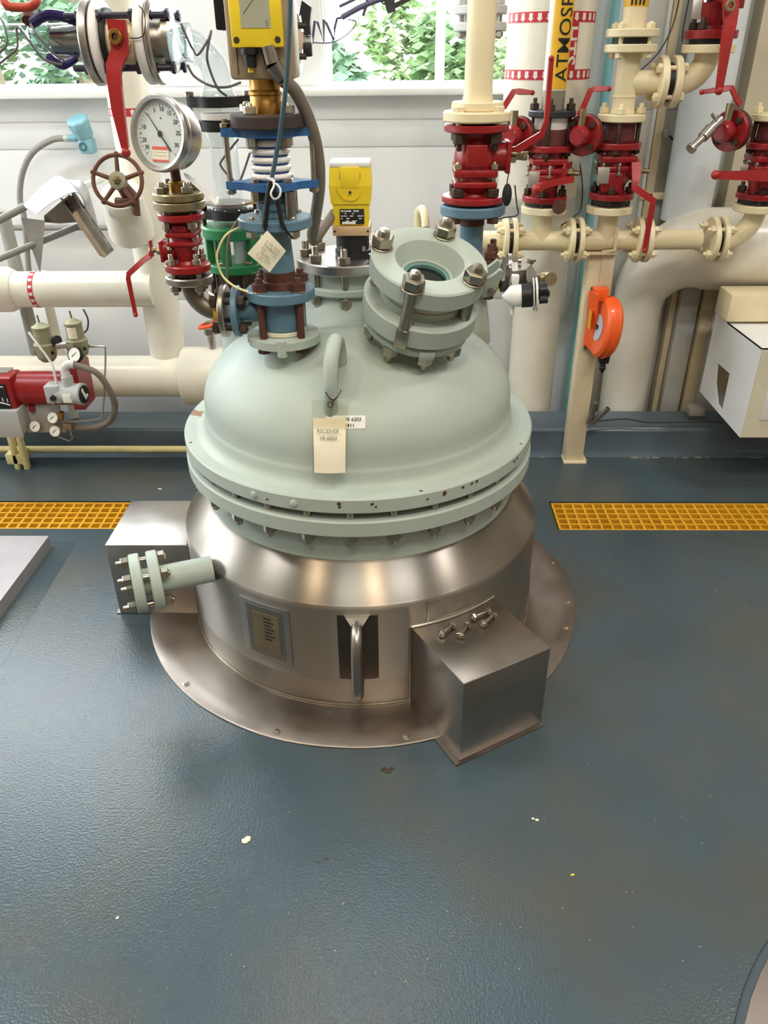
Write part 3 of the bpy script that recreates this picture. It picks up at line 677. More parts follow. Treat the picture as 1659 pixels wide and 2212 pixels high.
# brown flange, brass body
zB = zf(570, 283, BY-.08); zB1 = zB+.030
FM.part('brown_flange', MB().disc(.0845, zB, zB1, MC, 48, .004), BROWN)
FM.part('copper_gasket', MB().disc(.046, zp1+.0165, zB-.0005, MC, 32), mat('copper_gasket', (170, 110, 84), .5, .5))
fb2 = studmesh('brown_bolt', .007, zp1-.02, zB1+.022, [(zB1+.001, zB1+.017)], .026, mat('cadmium_bolt', (206, 200, 184), .3, .8)); FM.bolts(fb2, MC, 4, .060, pi/4+.25, name='bolt')
zT = zf(560, 172, BY-.04)
FM.part('brass_body', MB().lathe([(.037, zB1), (.037, zB1+.022), (.0355, zB1+.025), (.0355, zT-.032), (.038, zT-.030), (.038, zT-.024), (.0345, zT-.02), (.034, zT+.002)], MC, 32), BRASS)
HB = MB(); w0 = .142; HB.box((BX+.004, BY, zT+.14), (w0, .10, .28), bev=.009); hb = FM.part('head_housing', HB, TAN)
FM.part('housing_seam', MB().box((BX-.047, BY-.0505, zT+.14), (.002, .002, .26)), BROWN, hb)
# yellow display bezel (leans back a little) with LCD
dz0 = zf(560, 103, BY-.07); YM = frame((BX-.004, BY-.052, dz0), (0, -1, .0), (1, 0, 0))   # local: x right, y = up
yb = MB(); yb.box((.006, .075, .011), (.108, .15, .022), YM, bev=.004); yo = FM.part('display_bezel', yb, YEL)
FM.part('lcd_screen', MB().box((.006, .072, .0225), (.061, .074, .002), YM), LCD, yo)
lc = MB(); lc.bar([YM @ V((-.018, .06, .0238)), YM @ V((.012, .092, .0238))], .001, .0005, (0, -1, 0)); FM.part('lcd_trace', lc, INK, yo); FM.part('lcd_digit', text_mb('5', .015, YM @ TR(.029, .043, .0238), bold=-.0004), INK, yo)
for sx in (-1, 1): FM.part('bezel_screw', MB().disc(.0062, .0215, .0235, YM @ TR(.006+sx*.043, .014, 0), 14), BROWN, yo)
gl = MB(); gl.cyl(YM @ V((-.014, 0, .012)), YM @ V((-.014, -.012, .012)), .018, n=16); gl.cyl(YM @ V((-.014, -.012, .012)), YM @ V((-.014, -.036, .012)), .0135, .0125, n=12); FM.part('cable_gland', gl, BLACK)
FM.part('gland_plug', MB().cyl(YM @ V((-.014, -.036, .012)), YM @ V((-.014, -.045, .012)), .006, n=12), YEL)
cg = MB(); cg.cyl(YM @ V((.026, .002, .012)), YM @ V((.034, -.03, .014)), .017, n=14); cg.cyl(YM @ V((.034, -.03, .014)), YM @ V((.05, -.058, .006)), .019, .015, n=14); FM.part('conduit_fitting', cg, SSD)
# black cover at the left edge of the head
q = A(478, 30, BY+.03); FM.part('terminal_cover', MB().box((BX-.083, BY+.02, zf(480, 65, BY)+.10), (.022, .07, .20), bev=.004), BLACK)
# flexible conduit from the flow meter head down and up to the radar gauge
p0 = YM @ V((.05, -.058, .006))
cp_ = [p0, A(640, 200, BY-.03), A(668, 260, BY), A(686, 330, BY+.03), A(690, 400, BY+.06), A(681, 470, BY+.10), A(674, 512, BY+.13), A(680, 520, BY+.15), A(694, 500, BY+.17), A(721, 460, .02)]
solo('flexible_conduit', MB().tube(cat(cp_, 7), [.0145]*(7*6)+[.0125]*(7*3+1), 12), PVCD, 'thick grey-brown flexible conduit curving from the flow meter head down to the yellow level gauge', 'conduit', A(674, 520, BY+.13))
# green cable with black heat-shrink, zip tie and paper tag
cb_ = [A(628, -60, BY-.12), A(625, 60, BY-.115), A(618, 180, BY-.11), A(605, 285, BY-.10), A(587, 385, BY-.10)]
solo('green_cable', MB().tube(cat(cb_, 8), .0052, 10), CABLEG, 'slate green cable hanging in front of the flow meter bellows', 'cable', A(587, 385, BY-.10))
CT = T('cable_tail', 'black sleeved cable ends below the white zip tie in front of the bellows', 'cable', A(572, 495, BY-.095))
CT.part('sleeve', MB().tube(cat([A(587, 385, BY-.10), A(580, 420, BY-.098), A(574, 470, BY-.096), A(572, 490, BY-.095), A(575, 500, BY-.095)], 5), [.0066]*16+[.003]*5, 10), BLACK)
CT.part('sleeve', MB().tube(cat([A(590, 400, BY-.096), A(600, 440, BY-.094), A(609, 482, BY-.092), A(620, 500, BY-.09), A(632, 515, BY-.085)], 6), [.0055]*16+[.0028]*9, 10), BLACK)
ZT_ = T('zip_tie', 'white plastic zip tie looped round the green cable', 'zip tie', A(592, 420, BY-.105))
ZT_.part('loop', MB().tube(cat([A(588, 385, BY-.112), A(592, 400, BY-.118), A(585, 418, BY-.118), A(592, 430, BY-.118), A(603, 425, BY-.116), A(606, 410, BY-.112), A(598, 398, BY-.11), A(590, 395, BY-.108)], 5), .0032, 8, flat=.5), PTFE)
ZT_.part('tail', MB().bar([A(571, 379, BY-.114), A(594, 392, BY-.114)], .006, .003, (0, -1, .3)), PTFE)
pq = [A(577, 498, BY-.10), A(618, 542, BY-.095), A(583, 589, BY-.115), A(534, 547, BY-.12)]
PT = T('paper_tag', 'creased square paper tag with faint print hanging before the blue reducer', 'tag', pq[2])
nn = (pq[1]-pq[0]).cross(pq[3]-pq[0]).normalized(); nn = nn if nn[1] < 0 else -nn
b = MB(); G = 5
for s_ in (0, 1):
    for i in range(G+1):
        for j in range(G+1):
            a_, c_ = i/G, j/G; p = pq[0]*(1-a_)*(1-c_)+pq[1]*a_*(1-c_)+pq[2]*a_*c_+pq[3]*(1-a_)*c_
            b.v.append(p+nn*(.004*sin(3*a_+2*c_)-s_*.0008))
kk = (G+1)**2
for i in range(G):
    for j in range(G):
        a_ = i*(G+1)+j; b.f.append((a_, a_+1, a_+G+2, a_+G+1)); b.f.append((kk+a_, kk+a_+G+1, kk+a_+G+2, kk+a_+1))
po = PT.part('sheet', b, PAPER)
ex = (pq[1]-pq[2]).normalized(); cc = sum(pq, V((0, 0, 0)))/4
PMx = frame(cc+nn*.0065, nn, ex)
tx = MB()
for i in range(9):
    for jj in range(5):
        if random.random() < .75: tx.box((-.018+.009*jj, .016-.0045*i, 0), (.0065*random.uniform(.5, 1), .0014 if i != 4 else .003, .0004), PMx)
PT.part('print', tx, INKF, po)

# ================================================================== RED BALL VALVES (generic) 
def flange_bolt(n, r, z0, z1, nuts, af, m): return studmesh(n, r, z0, z1, nuts, af, m)
def ball_valve(name, label, x, y, zs, R, loc_stem=None, lever=None, lw=.018, plate=None, bm=None, group=None, cate='valve', bolt_n=4, ph=pi/4, stemdir=(1, 0, 0), sq=True):
    """zs: bottom flange bottom, bottom flange top, mid flange a0,a1, mid flange b0,b1, top flange bottom, top"""
    bm = bm or DBOLT
    t = T(name, label, cate, (x, y, zs[0])); M = TR(x, y, 0)
    zb0, zb1, a0, a1, b0, b1, zt0, zt1 = zs; L = zt1-zb0
    t.part('bottom_flange', MB().disc(R, zb0, zb1, M, 40, .003), RED); t.part('top_flange', MB().disc(R*.98, zt0, zt1, M, 40, .003), RED)
    bd = MB(); bd.lathe([(R*.50, zb1-.001), (R*.42, zb1+L*.05), (R*.5, (zb1+a0)/2), (R*.62, a0)], M, 32); t.part('lower_body', bd, RED)
    bd = MB(); zm = (b1+zt0)/2
    bd.lathe([(R*.62, b1), (R*.66, b1+(zt0-b1)*.25), (R*.6, b1+(zt0-b1)*.6), (R*.45, zt0-(zt0-b1)*.15), (R*.5, zt0+.001)], M, 32)
    bd.box((x, y-R*.42, b1+(zt0-b1)*.38), (R*.62, R*.5, (zt0-b1)*.62), bev=.004); t.part('upper_body', bd, RED)
    bd = MB(); bd.lathe([(R*.55, a1), (R*.55, b0)], M, 24); t.part('joint', bd, RED)
    for c0, c1 in ((a0, a1), (b0, b1)):
        m = MB(); s = R*1.32
        m.box((x, y, (c0+c1)/2), (s, s, c1-c0), bev=.005); t.part('mid_flange', m, RED)
    bl = studmesh('body_bolt', R*.06, a0-.006, b1+R*.22, [(b1+.001, b1+R*.16), (a0-R*.13, a0-.001)], R*.2, BOLT)
    t.bolts(bl, M, 4, R*.78, pi/4, name='body_bolt')
    f1 = studmesh('flange_bolt', R*.085, zt0-R*.5, zt1+.002, [(zt0-R*.3, zt0-.001)], R*.34, bm); t.bolts(f1, M, bolt_n, R*.76, ph, name='flange_bolt')
    f2 = studmesh('flange_bolt', R*.085, zb0-.002, zb1+R*.42, [(zb1+.001, zb1+R*.26)], R*.34, bm); t.bolts(f2, M, bolt_n, R*.76, ph, name='flange_bolt')
    sd = V(stemdir).normalized()
    if loc_stem is not None:
        z = loc_stem; sm_ = MB(); o = V((x, y, z))
        sm_.cyl(o+sd*R*.4, o+sd*R*.95, R*.42, n=20); sm_.box((0, 0, R*.98), (R*.9, R*.9, R*.14), frame(o, sd, (0, 0, 1)), bev=.003); t.part('stem_bonnet', sm_, RED)
        g_ = MB(); g_.hexa(frame(o, sd), R*.36, R*1.05, R*1.25); g_.cyl(o+sd*R*1.0, o+sd*R*1.6, R*.11, n=14); g_.hexa(frame(o, sd), R*.24, R*1.42, R*1.6); t.part('gland_nut', g_, BRASSG)
    if lever:
        pts, ws, th, up = lever
        lv = MB(); lv.bar(pts, ws, th, up); lv.sph(pts[-1], (ws[-1] if isinstance(ws, list) else ws)*.62, 12); t.part('lever', lv, REDL)
    if plate:
        p = MB(); p.box((0, 0, 0), plate[1], frame(plate[0], plate[2] if len(plate) > 2 else (0, -1, .1), (1, 0, 0)), bev=.0005); t.part('nameplate', p, mat('tin_plate', (176, 172, 164), .4, .6))
    return t

# valve on the rear right nozzle (valve 1) -----------------------------------
def zz(v, r=.09, u=1028): return zf(u, v, RY-r)
R1 = .092
VL1 = ball_valve('ball_valve', 'large red ball valve between blue pipe and cream riser, upright lever on its right', RX, RY,
    [zz(447), zz(432), zz(408, .06), zz(394, .06), zz(385, .06), zz(368, .06), zz(290), zz(273)], R1, loc_stem=zz(338, .0),
    lever=([A(1104, 327, RY-.02), A(1116, 324, RY-.03), A(1170, 290, RY-.05), A(1180, 262, RY-.05), A(1191, 126, RY-.05)], [.022, .02, .017, .014, .012], .008, (.25, -1, .2)))
dsk = MB(); dsk.disc(.02, 0, .008, frame(A(1110, 330, RY-.02), (.1, -.3, 1)), 20); VL1.part('lever_hub', dsk, BRASSG)
# cream riser above valve 1
RP = T('riser_pipe', 'cream riser pipe with lap flange standing on the big red valve', 'pipe', (RX, RY, zz(268)))
z0 = zz(268); RP.part('backing_flange', MB().disc(.094, z0, zz(244), TR(RX, RY, 0), 48, .004), CREAM)
RP.part('stub_end', MB().disc(.071, zz(244), zz(222, .07), TR(RX, RY, 0), 40, .003), CREAM)
RP.part('pipe', MB().lathe([(.043, zz(222, .07)), (.0385, zz(222, .07)+.02), (.0385, 2.6)], TR(RX, RY, 0), 32), CREAM)
RP.part('gasket', MB().disc(.065, zz(273)-.0005, z0+.0005, TR(RX, RY, 0), 32), DBOLT)
rb_ = studmesh('riser_bolt', .008, zz(290), z0+.03, [(z0+.024+.0, z0+.04)], .028, CREAM); RP.bolts(rb_, TR(RX, RY, 0), 4, .076, pi/4, name='bolt')
# blue spool under valve 1
zb1 = zz(452); zb0 = zz(475)
BS = T('blue_spool', 'blue-grey flanged pipe spool under the big red valve behind the sight glass', 'pipe', (RX, RY, .99))
BS.part('flange', MB().disc(.0945, zb0, zb1, TR(RX, RY, 0), 48, .004), BLUEG)
BS.part('gasket', MB().disc(.07, zb1-.0005, zz(447), TR(RX, RY, 0), 32), DBOLT)
BS.part('rust_band', MB().disc(.0365, zb0-.03, zb0, TR(RX, RY, 0), 28), RUST); BS.part('pipe', MB().lathe([(.0345, 1.04), (.0345, zb0-.028)], TR(RX, RY, 0), 28), BLUEG)
BS.part('lower_flange', MB().disc(.085, 1.04, 1.062, TR(RX, RY, 0), 40, .003), RUST)
BS.part('spool_body', MB().lathe([(.057, .992), (.057, 1.04)], TR(RX, RY, 0), 28), RUST)
hb_ = studmesh('hex_bolt', .008, zb0-.018, zb1, [(zb0-.016, zb0-.001)], .032, RUST); BS.bolts(hb_, TR(RX, RY, 0), 4, .076, pi/4, name='bolt')
ls = studmesh('stud', .0095, .955, 1.105, [(1.063, 1.083), (.945, .963)], .03, RUST); BS.bolts(ls, TR(RX, RY, 0), 6, .072, .3, name='stud')
cr_ = MB(); cr_.ring(.058, .092, .965, .985, TR(RX, RY, 0), 40, .004); BS.part('split_clamp', cr_, CEL)
# sampling branch to the right: dark stub, yellow band, stainless block, elbow, white plastic valve
yb_ = .14
SB = T('sample_branch', 'dark stub with yellow band and stainless clamp block to the right of the sight glass', 'pipe fitting', A(1070, 600, yb_))
SB.part('stub_pipe', MB().cyl(A(1045, 590, .2), A(1098, 605, yb_), .03, n=20), mat('dark_teal', (44, 66, 66), .5))
SB.part('yellow_band', MB().cyl(A(1068, 603, yb_), A(1075, 603, yb_), .0325, n=20), YELD)
SB.part('dark_flange', MB().cyl(A(1082, 600, yb_), A(1096, 600, yb_), .04, n=24), BROWN)
SB.part('clamp_strap', MB().box(A(1088, 580, yb_-.04), (.012, .012, .07), bev=.003), SSB)
SB.part('round_flange', MB().cyl(A(1095, 575, yb_+.03), A(1103, 575, yb_+.03), .036, n=24), SSB)
SB.part('block', MB().box(A(1120, 596, yb_), (.064, .06, .062), bev=.003), SSB)
SB.part('bracket', MB().bar([A(1105, 577, yb_-.03), A(1142, 577, yb_-.03), A(1150, 600, yb_-.05), A(1155, 625, yb_-.055)], .05, .003, (.4, -.3, 1)), SSB)
SB.part('elbow', MB().tube(cat([A(1150, 598, yb_+.02), A(1165, 601, yb_+.01), A(1183, 602, yb_), A(1190, 603, yb_-.02)], 5), [.014]*6+[.019]*10, 14), BRASSG)
SB.part('wing_nut', MB().cyl(A(1143, 568, yb_-.03), A(1146, 562, yb_-.03), .012, n=10).bar([A(1138, 564, yb_-.03), A(1158, 563, yb_-.03)], .006, .005, (0, 0, 1)), BOLT)
SB.part('bolt', MB().cyl(A(1125, 564, yb_-.01), A(1118, 564, yb_-.01), .013, n=12), BOLT)
ys_ = .06
PVX = T('sample_valve', 'white plastic sampling valve with black collar and star knob right of the vessel', 'valve', A(1110, 645, ys_))
ax = (A(1180, 636, ys_-.01)-A(1095, 642, ys_)).normalized(); o_ = A(1085, 641, ys_); pp = ppm(o_); PVM = frame(o_, ax)
def pl(u): return (A(u, 640, ys_)-o_).length
PVX.part('body', MB().lathe([(.006, 0), (.009, pl(1089)), (.012, pl(1090)), (.028, pl(1102)), (.031, pl(1110)), (.031, pl(1128))], PVM, 28), PTFE)
st2 = MB(); st2.cyl(A(1113, 622, ys_), A(1113, 604, ys_), .009, n=14); st2.box(A(1113, 602, ys_), (.02, .02, .022), bev=.002); st2.cyl(A(1107, 655, ys_), A(1106, 678, ys_), .006, n=12); PVX.part('ports', st2, PTFE)
cl_ = MB(); cl_.lathe([(.034, pl(1126)), (.034, pl(1148)), (.032, pl(1149))], PVM, 14); PVX.part('collar', cl_, BLACK)
for a_, b_ in ((1150, 1153), (1156, 1160)): PVX.part('disc', MB().disc(.046, pl(a_), pl(b_), PVM, 32, .001), PTFE if a_ > 1150 else GREYW)
kn = [];
for i in range(40): a = 2*pi*i/40; r = .026+.005*cos(5*a); kn.append((r*cos(a), r*sin(a)))
PVX.part('knob', MB().prism(kn, pl(1164), pl(1181), PVM).cyl(PVM @ V((0, 0, pl(1153))), PVM @ V((0, 0, pl(1166))), .014, n=14).sph((0, 0, pl(1182)), .011, 10, (1, 1, .6), PVM), BLACK)
# oval tag on chain by valve 1
TGB = T('oval_tag', 'black oval metal tag hanging on a chain beside the large red valve', 'tag', A(1095, 443, .17))
oq = A(1095, 421, .17); TGB.part('plate', MB().disc(.0138, 0, .002, frame(oq, (.1, -1, .1), (1, 0, 0)) @ Matrix.Diagonal((1, 2.15, 1, 1)), 28, .0005), BLACK)
TGB.part('chain', MB().tube([A(1095, 400, .168), A(1096, 388, .17), A(1100, 370, .19)], .0016, 6), DBOLT)

# ================================================================== CREAM MANIFOLD AND THE RED VALVES BEHIND
YM_ = .97
zm_ = zf(1230, 519, YM_)
def mx(u, v=519): return A(u, v, YM_)[0]
rp = .0365; RFm = .083
def cream_flange_pair(t, x, gap=.016, th=.019, bolts=True, m=CREAM, M=None, R=RFm):
    M = M or frame((x, YM_, zm_), (1, 0, 0), (0, 0, 1))
    for z0, z1 in ((-gap/2-th, -gap/2), (gap/2, gap/2+th)): t.part('flange', MB().disc(R, z0, z1, M, 40, .003), m)
    t.part('gasket', MB().disc(R*.74, -gap/2+.0003, gap/2-.0003, M, 32, .0005), BLACK)
    b = studmesh('bolt', .008, -.055, .055, [(-gap/2-th-.016, -gap/2-th), (gap/2+th, gap/2+th+.016)], .027, CREAM)
    t.bolts(b, M, 4, R*.76, pi/4, name='bolt')
xl, xa, xb_, xc, xd = mx(1050), mx(1100), mx(1240), mx(1386), mx(1546)
MF = T('manifold', 'cream painted flanged pipe manifold running along under the red valves', 'pipe', (mx(1240), YM_, zm_-.08))
MF.part('pipe', MB().lathe([(rp, 0), (rp, xd-xl)], frame((xl-.06, YM_, zm_), (1, 0, 0)), 28), CREAM)
for x in (xa, xb_, xc, xd): cream_flange_pair(MF, x)
def zv(u, v, r=.08): return zf(u, v, YM_-r)
x2 = A(1175, 440, YM_)[0]; x3 = A(1318, 440, YM_)[0]; x4 = A(1636, 440, YM_)[0]
for x, u in ((x2, 1172), (x3, 1318)):
    zt = zv(u, 452); MF.part('branch', MB().lathe([(rp, zm_), (rp, zt-.04), (rp+.006, zt-.018)], TR(x, YM_, 0), 28), CREAM)
    MF.part('branch_flange', MB().disc(.084, zt-.026, zt, TR(x, YM_, 0), 40, .003), CREAM)
# elbow up to valve 4
zt = zv(1636, 448); el = [(xd+.03, YM_, zm_)]+[(x4-.10+.10*sin(a), YM_, zm_+.10-.10*cos(a)) for a in [pi/2*i/8 for i in range(9)]]+[(x4, YM_, zt-.02)]
MF.part('elbow', MB().tube(el, .038, 20), CREAM); MF.part('branch_flange', MB().disc(.084, zt-.026, zt, TR(x4, YM_, 0), 40, .003), CREAM)
MF.part('support_clip', MB().bar([A(1333, 490, YM_-.05), A(1328, 540, YM_-.04), A(1300, 545, YM_-.03)], .012, .006, (0, -1, 0)), CREAM)
Rv = .083
def vz(u, base=0): 
    return [zv(u, 442+base), zv(u, 429+base), zv(u, 378+base, .06), zv(u, 366+base, .06), zv(u, 358+base, .06), zv(u, 344+base, .06), zv(u, 332+base), zv(u, 318+base)]
def small_gasket(x, z0, z1, t): t.part('gasket', MB().disc(.066, z0, z1, TR(x, YM_, 0), 28, .0005), BLACK)
# valve 2
def stubby(name, label, x, u, base, lever, plate, stemdir, stem):
    zs = vz(u, base)
    t = T(name, label, 'valve', (x, YM_, zs[0])); M = TR(x, YM_, 0)
    t.part('bottom_flange', MB().disc(Rv, zs[0], zs[1], M, 40, .003), RED); t.part('top_flange', MB().disc(Rv, zs[6], zs[7], M, 40, .003), RED)
    t.part('gasket', MB().disc(.066, zs[0]-.018, zs[0]-.0003, M, 28, .0005), BLACK)
    b = MB(); b.lathe([(.047, zs[1]-.001), (.044, zs[1]+.02), (.049, zs[1]+.035), (.060, zs[2]-.03), (.064, zs[2])], M, 28); b.box((x-.018, YM_-.036, zs[2]-.035), (.07, .062, .068), bev=.006); t.part('lower_body', b, RED)
    t.part('neck', MB().lathe([(.054, zs[3]), (.054, zs[4])], M, 24), RED); t.part('upper_neck', MB().lathe([(.054, zs[5]), (.05, zs[6])], M, 24), RED)
    for c0, c1, s in ((zs[2], zs[3], .125), (zs[4], zs[5], .128)):
        m = MB(); m.box((x, YM_, (c0+c1)/2), (s, s, c1-c0), RZ(0) if False else None, bev=.006); t.part('mid_flange', m, RED)
    bl = studmesh('body_bolt', .005, zs[2]-.012, zs[4], [(zs[2]-.012, zs[2]), (zs[3]+.001, zs[3]+.009)], .016, BOLT); t.bolts(bl, M, 4, .068, 0, name='body_bolt'); t.bolts(bl, M, 4, .078, pi/4, name='body_bolt')
    f2 = studmesh('flange_bolt', .0075, zs[0]-.03, zs[1]+.036, [(zs[1]+.001, zs[1]+.021)], .028, DBOLT); t.bolts(f2, M, 4, .064, pi/4+.5, name='flange_bolt')
    sd = V(stemdir).normalized(); o = V((x, YM_, stem))
    s_ = MB(); s_.cyl(o, o+sd*.075, .032, n=18); s_.box((0, 0, .078), (.07, .07, .012), frame(o, sd, (0, 0, 1)), bev=.003); t.part('stem_bonnet', s_, RED)
    g_ = MB(); g_.hexa(frame(o, sd), .03, .084, .10); g_.cyl(o+sd*.08, o+sd*.125, .009, n=12); t.part('gland_nut', g_, BRASSG)
    pts, ws, th, up = lever; lv = MB(); lv.bar(pts, ws, th, up); lv.sph(pts[-1], ws[-1]*.62, 12); t.part('lever', lv, REDL)
    if plate: t.part('nameplate', MB().box((0, 0, 0), plate[1], frame(plate[0], (0, -1, .08), (1, 0, 0)), bev=.0006), mat('tin_plate', (176, 172, 164), .4, .6))
    return t, zs
yl = YM_-.12
V2, zs2 = stubby('ball_valve', 'red ball valve below the yellow-banded pipe, stubby lever pointing at the room', x2, 1176, 0, ([A(1228, 388, YM_-.06), A(1205, 393, YM_-.10), A(1172, 400, YM_-.17), A(1160, 408, YM_-.20)], [.052, .046, .036, .028], .022, (-.5, -.2, 1)), (A(1153, 388, YM_-.078), (.040, .055, .003)), (.9, -.5, 0), zv(1205, 372, .02))
V3, zs3 = stubby('ball_valve', 'red ball valve under the cream tee, lever cranked down to the right', x3, 1325, -6, ([A(1374, 352, YM_-.07), A(1374, 385, YM_-.10), A(1370, 405, YM_-.11), A(1411, 434, YM_-.11), A(1408, 450, YM_-.11), A(1392, 541, YM_-.11)], [.034, .03, .024, .022, .02, .016], .011, (0, -1, .1)), (A(1303, 379, YM_-.078), (.043, .055, .003)), (.95, -.4, 0), zv(1350, 368, .02))
V4, zs4 = stubby('ball_valve', 'rightmost lower red ball valve above the cream elbow, lever pointing left', x4, 1640, -6, ([A(1670, 380, YM_-.11), A(1630, 379, YM_-.13), A(1590, 379, YM_-.135), A(1546, 378, YM_-.14)], [.04, .036, .03, .026], .012, (0, -1, .1)), (A(1608, 362, YM_-.078), (.026, .02, .003)), (.0, -1, 0), zv(1640, 378, .02))
rt_ = T('round_tag', 'round brown metal tag hanging at the right of the second red valve', 'tag', A(1208, 462, YM_-.11)); rt_.part('plate', MB().disc(.0255, 0, .002, frame(A(1208, 447, YM_-.11), (0, -1, .05)), 28, .0005), RUST); rt_.part('wire', MB().tube([A(1208, 434, YM_-.108), A(1212, 412, YM_-.10)], .0014, 6), DBOLT)
# spacers with long studs above valves 2, 3, 4
def spacer(label, x, u, v0, v1, vtop, topmat, zred, ptfe):
    t = T('stud_spacer', label, 'pipe fitting', (x, YM_, zred)); M = TR(x, YM_, 0); z0 = zred; z1 = zv(u, v1); z2 = zv(u, vtop)
    t.part('flange', MB().disc(.084, z1, z2, M, 40, .003), topmat)
    if ptfe:
        zmid = zv(u, 281, .05); t.part('ptfe_sleeve', MB().lathe([(.058, zmid), (.06, zmid+.003), (.06, z1-.001)], M, 32), PTFE); t.part('spacer_ring', MB().lathe([(.058, z0+.0005), (.058, zmid)], M, 32), mat('rust_red', (96, 46, 44), .6, var=.15, scale=30))
    else: t.part('spacer_ring', MB().lathe([(.056, z0+.0005), (.06, z0+.01), (.054, z0+.012), (.054, z1-.012), (.058, z1-.01), (.058, z1-.001)], M, 32), mat('rust_red', (100, 44, 44), .6, var=.15, scale=30))
    s_ = studmesh('long_stud', .0075, z0-.05, z2+.038, [(z2+.001, z2+.021), (z0-.036, z0-.018)], .028, DBOLT if topmat is not CREAM else CREAM)
    s2_ = studmesh('long_stud', .0085, z0-.04, z1+.001, [(z0-.036, z0-.018)], .028, DBOLT)
    t.bolts(s2_ if topmat is CREAM else s_, M, 4, .064, pi/4+.5, name='stud')
    if topmat is CREAM:
        s3 = studmesh('cream_nut', .009, z2-.002, z2+.034, [(z2+.001, z2+.020)], .03, CREAM); t.bolts(s3, M, 4, .064, pi/4+.5, name='nut')
    return t, z2
SP2, zy = spacer('black flange with white sleeve on long studs above the second red valve', x2, 1180, 0, 256, 241, mat('black_flange', (48, 50, 56), .45, .3), zs2[7], True)
SP3, zt3 = spacer('cream flange on long dark studs above the third red valve', x3, 1330, 0, 266, 249, CREAM, zs3[7], False)
SP4, zt4 = spacer('cream flange on dark studs above the rightmost lower red valve', x4, 1640, 0, 265, 249, CREAM, zs4[7], False)
# yellow banded pipe
YP = T('banner_pipe', 'pipe with a yellow band lettered upwards in black above the second red valve', 'pipe', (x2, YM_, zy))
YP.part('pipe', MB().lathe([(.040, zy+.0005), (.040, 2.6)], TR(x2, YM_, 0), 32), mat('pale_pipe', (214, 210, 196), .4))
YP.part('bare_end', MB().lathe([(.0405, zy+.001), (.0405, zf(1190, 196, YM_-.04))], TR(x2, YM_, 0), 32), mat('grey_steel', (150, 144, 128), .4, .5))
zb_ = zf(1190, 193, YM_-.04); yo = YP.part('yellow_band', MB().lathe([(.0406, zb_), (.0406, 2.5)], TR(x2, YM_, 0), 32, -2.35, .42), YELD)
tm = text_mb('ATMOSPHERE', .066, RZ(pi/2), .0005, .0004); minx = min(p[1] for p in tm.v); tm.v = [(x, y-minx, z) for x, y, z in tm.v]
wrap(tm, .0412); YP.part('band_lettering', MB().add(tm.v, tm.f, Matrix.Translation((x2, YM_, zf(1200, 178, YM_-.04))) @ Matrix(((cos(.40), sin(.40)*0, -sin(-.40)*1, 0), (0, 0, 0, 0), (0, 0, 0, 0), (0, 0, 0, 1))) if False else Matrix.Translation((x2, YM_, zf(1200, 178, YM_-.04))) @ RZ(.42) @ Matrix(((1, 0, 0, 0), (0, 0, -1, 0), (0, 1, 0, 0), (0, 0, 0, 1)))), INK, yo)
# cream tee above valve 3, flange pairs, elbow, valve 5
TEE = T('cream_tee', 'cream flanged tee standing on the third red valve with a side branch to the right', 'pipe', (x3, YM_, zt3))
zb5 = zf(1405, 178, YM_); zf5 = zf(1360, 88, YM_-.0)
TEE.part('pipe', MB().lathe([(.044, zt3+.0005), (.040, zt3+.02), (.040, zt3+.05), (.0425, zt3+.052), (.0425, zt3+.056), (.040, zt3+.058), (.040, 2.6)], TR(x3, YM_, 0), 28), CREAM)
TEE.part('branch', MB().cyl((x3, YM_, zb5), (x3+.19, YM_, zb5), .038, n=28), CREAM)
cream_flange_pair(TEE, 0, M=frame((x3, YM_, zf5), (0, 0, 1)), gap=.02, th=.025, R=.088)
xf5 = A(1440, 178, YM_)[0]; cream_flange_pair(TEE, 0, M=frame((xf5, YM_, zb5), (1, 0, 0), (0, 0, 1)), gap=.024, th=.024, R=.082)
TEE.part('end_band', MB().lathe([(.0408, zf(1370, 14, YM_-.04)), (.0408, 2.5)], TR(x3, YM_, 0), 28), YELD)
tk = MB()
for i in range(4): tk.box((0, -.0415, 0), (.006, .002, .03), Matrix.Translation((x3, YM_, zf(1370, 8, YM_-.04)+.012)) @ RZ(-.6+.32*i))
TEE.part('band_mark', tk, INK)
x5 = A(1530, 105, YM_)[0]; z5 = zv(1530, 96)
EL5 = T('cream_elbow', 'cream elbow from the tee branch up to the top right red valve', 'pipe', (xf5+.05, YM_, zb5-.04))
r5 = min(.12, z5-.03-zb5)
EL5.part('elbow', MB().tube([(xf5+.012, YM_, zb5), (x5-r5, YM_, zb5)]+[(x5-r5+r5*sin(a), YM_, zb5+r5-r5*cos(a)) for a in [pi/2*i/8 for i in range(1, 9)]]+[(x5, YM_, z5-.01)], .041, 20), CREAM)
EL5.part('flange', MB().disc(.088, z5-.026, z5, TR(x5, YM_, 0), 40, .003), CREAM)
zz5 = [z5+.016, z5+.042, z5+.13, z5+.148, z5+.158, z5+.176, z5+.25, z5+.27]
V5 = ball_valve('ball_valve', 'top right red ball valve cut by the top of the frame, long lever hanging down', x5, YM_, zz5, .088, loc_stem=z5+.14, stemdir=(.35, -1, 0),
    lever=([A(1580, -40, YM_-.12), A(1578, 30, YM_-.14), A(1577, 52, YM_-.15), A(1570, 85, YM_-.16), A(1553, 196, YM_-.16)], [.055, .05, .042, .036, .022], .012, (.2, -1, .05)),
    plate=(A(1505, 20, YM_-.09), (.03, .055, .003)))
V5.part('lever_nut', MB().ring(.010, .019, 0, .012, frame(A(1575, 12, YM_-.16), (.2, -1, .1)), 6), BRASSG)
V5.part('gasket', MB().disc(.068, z5+.0003, z5+.0157, TR(x5, YM_, 0), 28, .0005), BLACK)
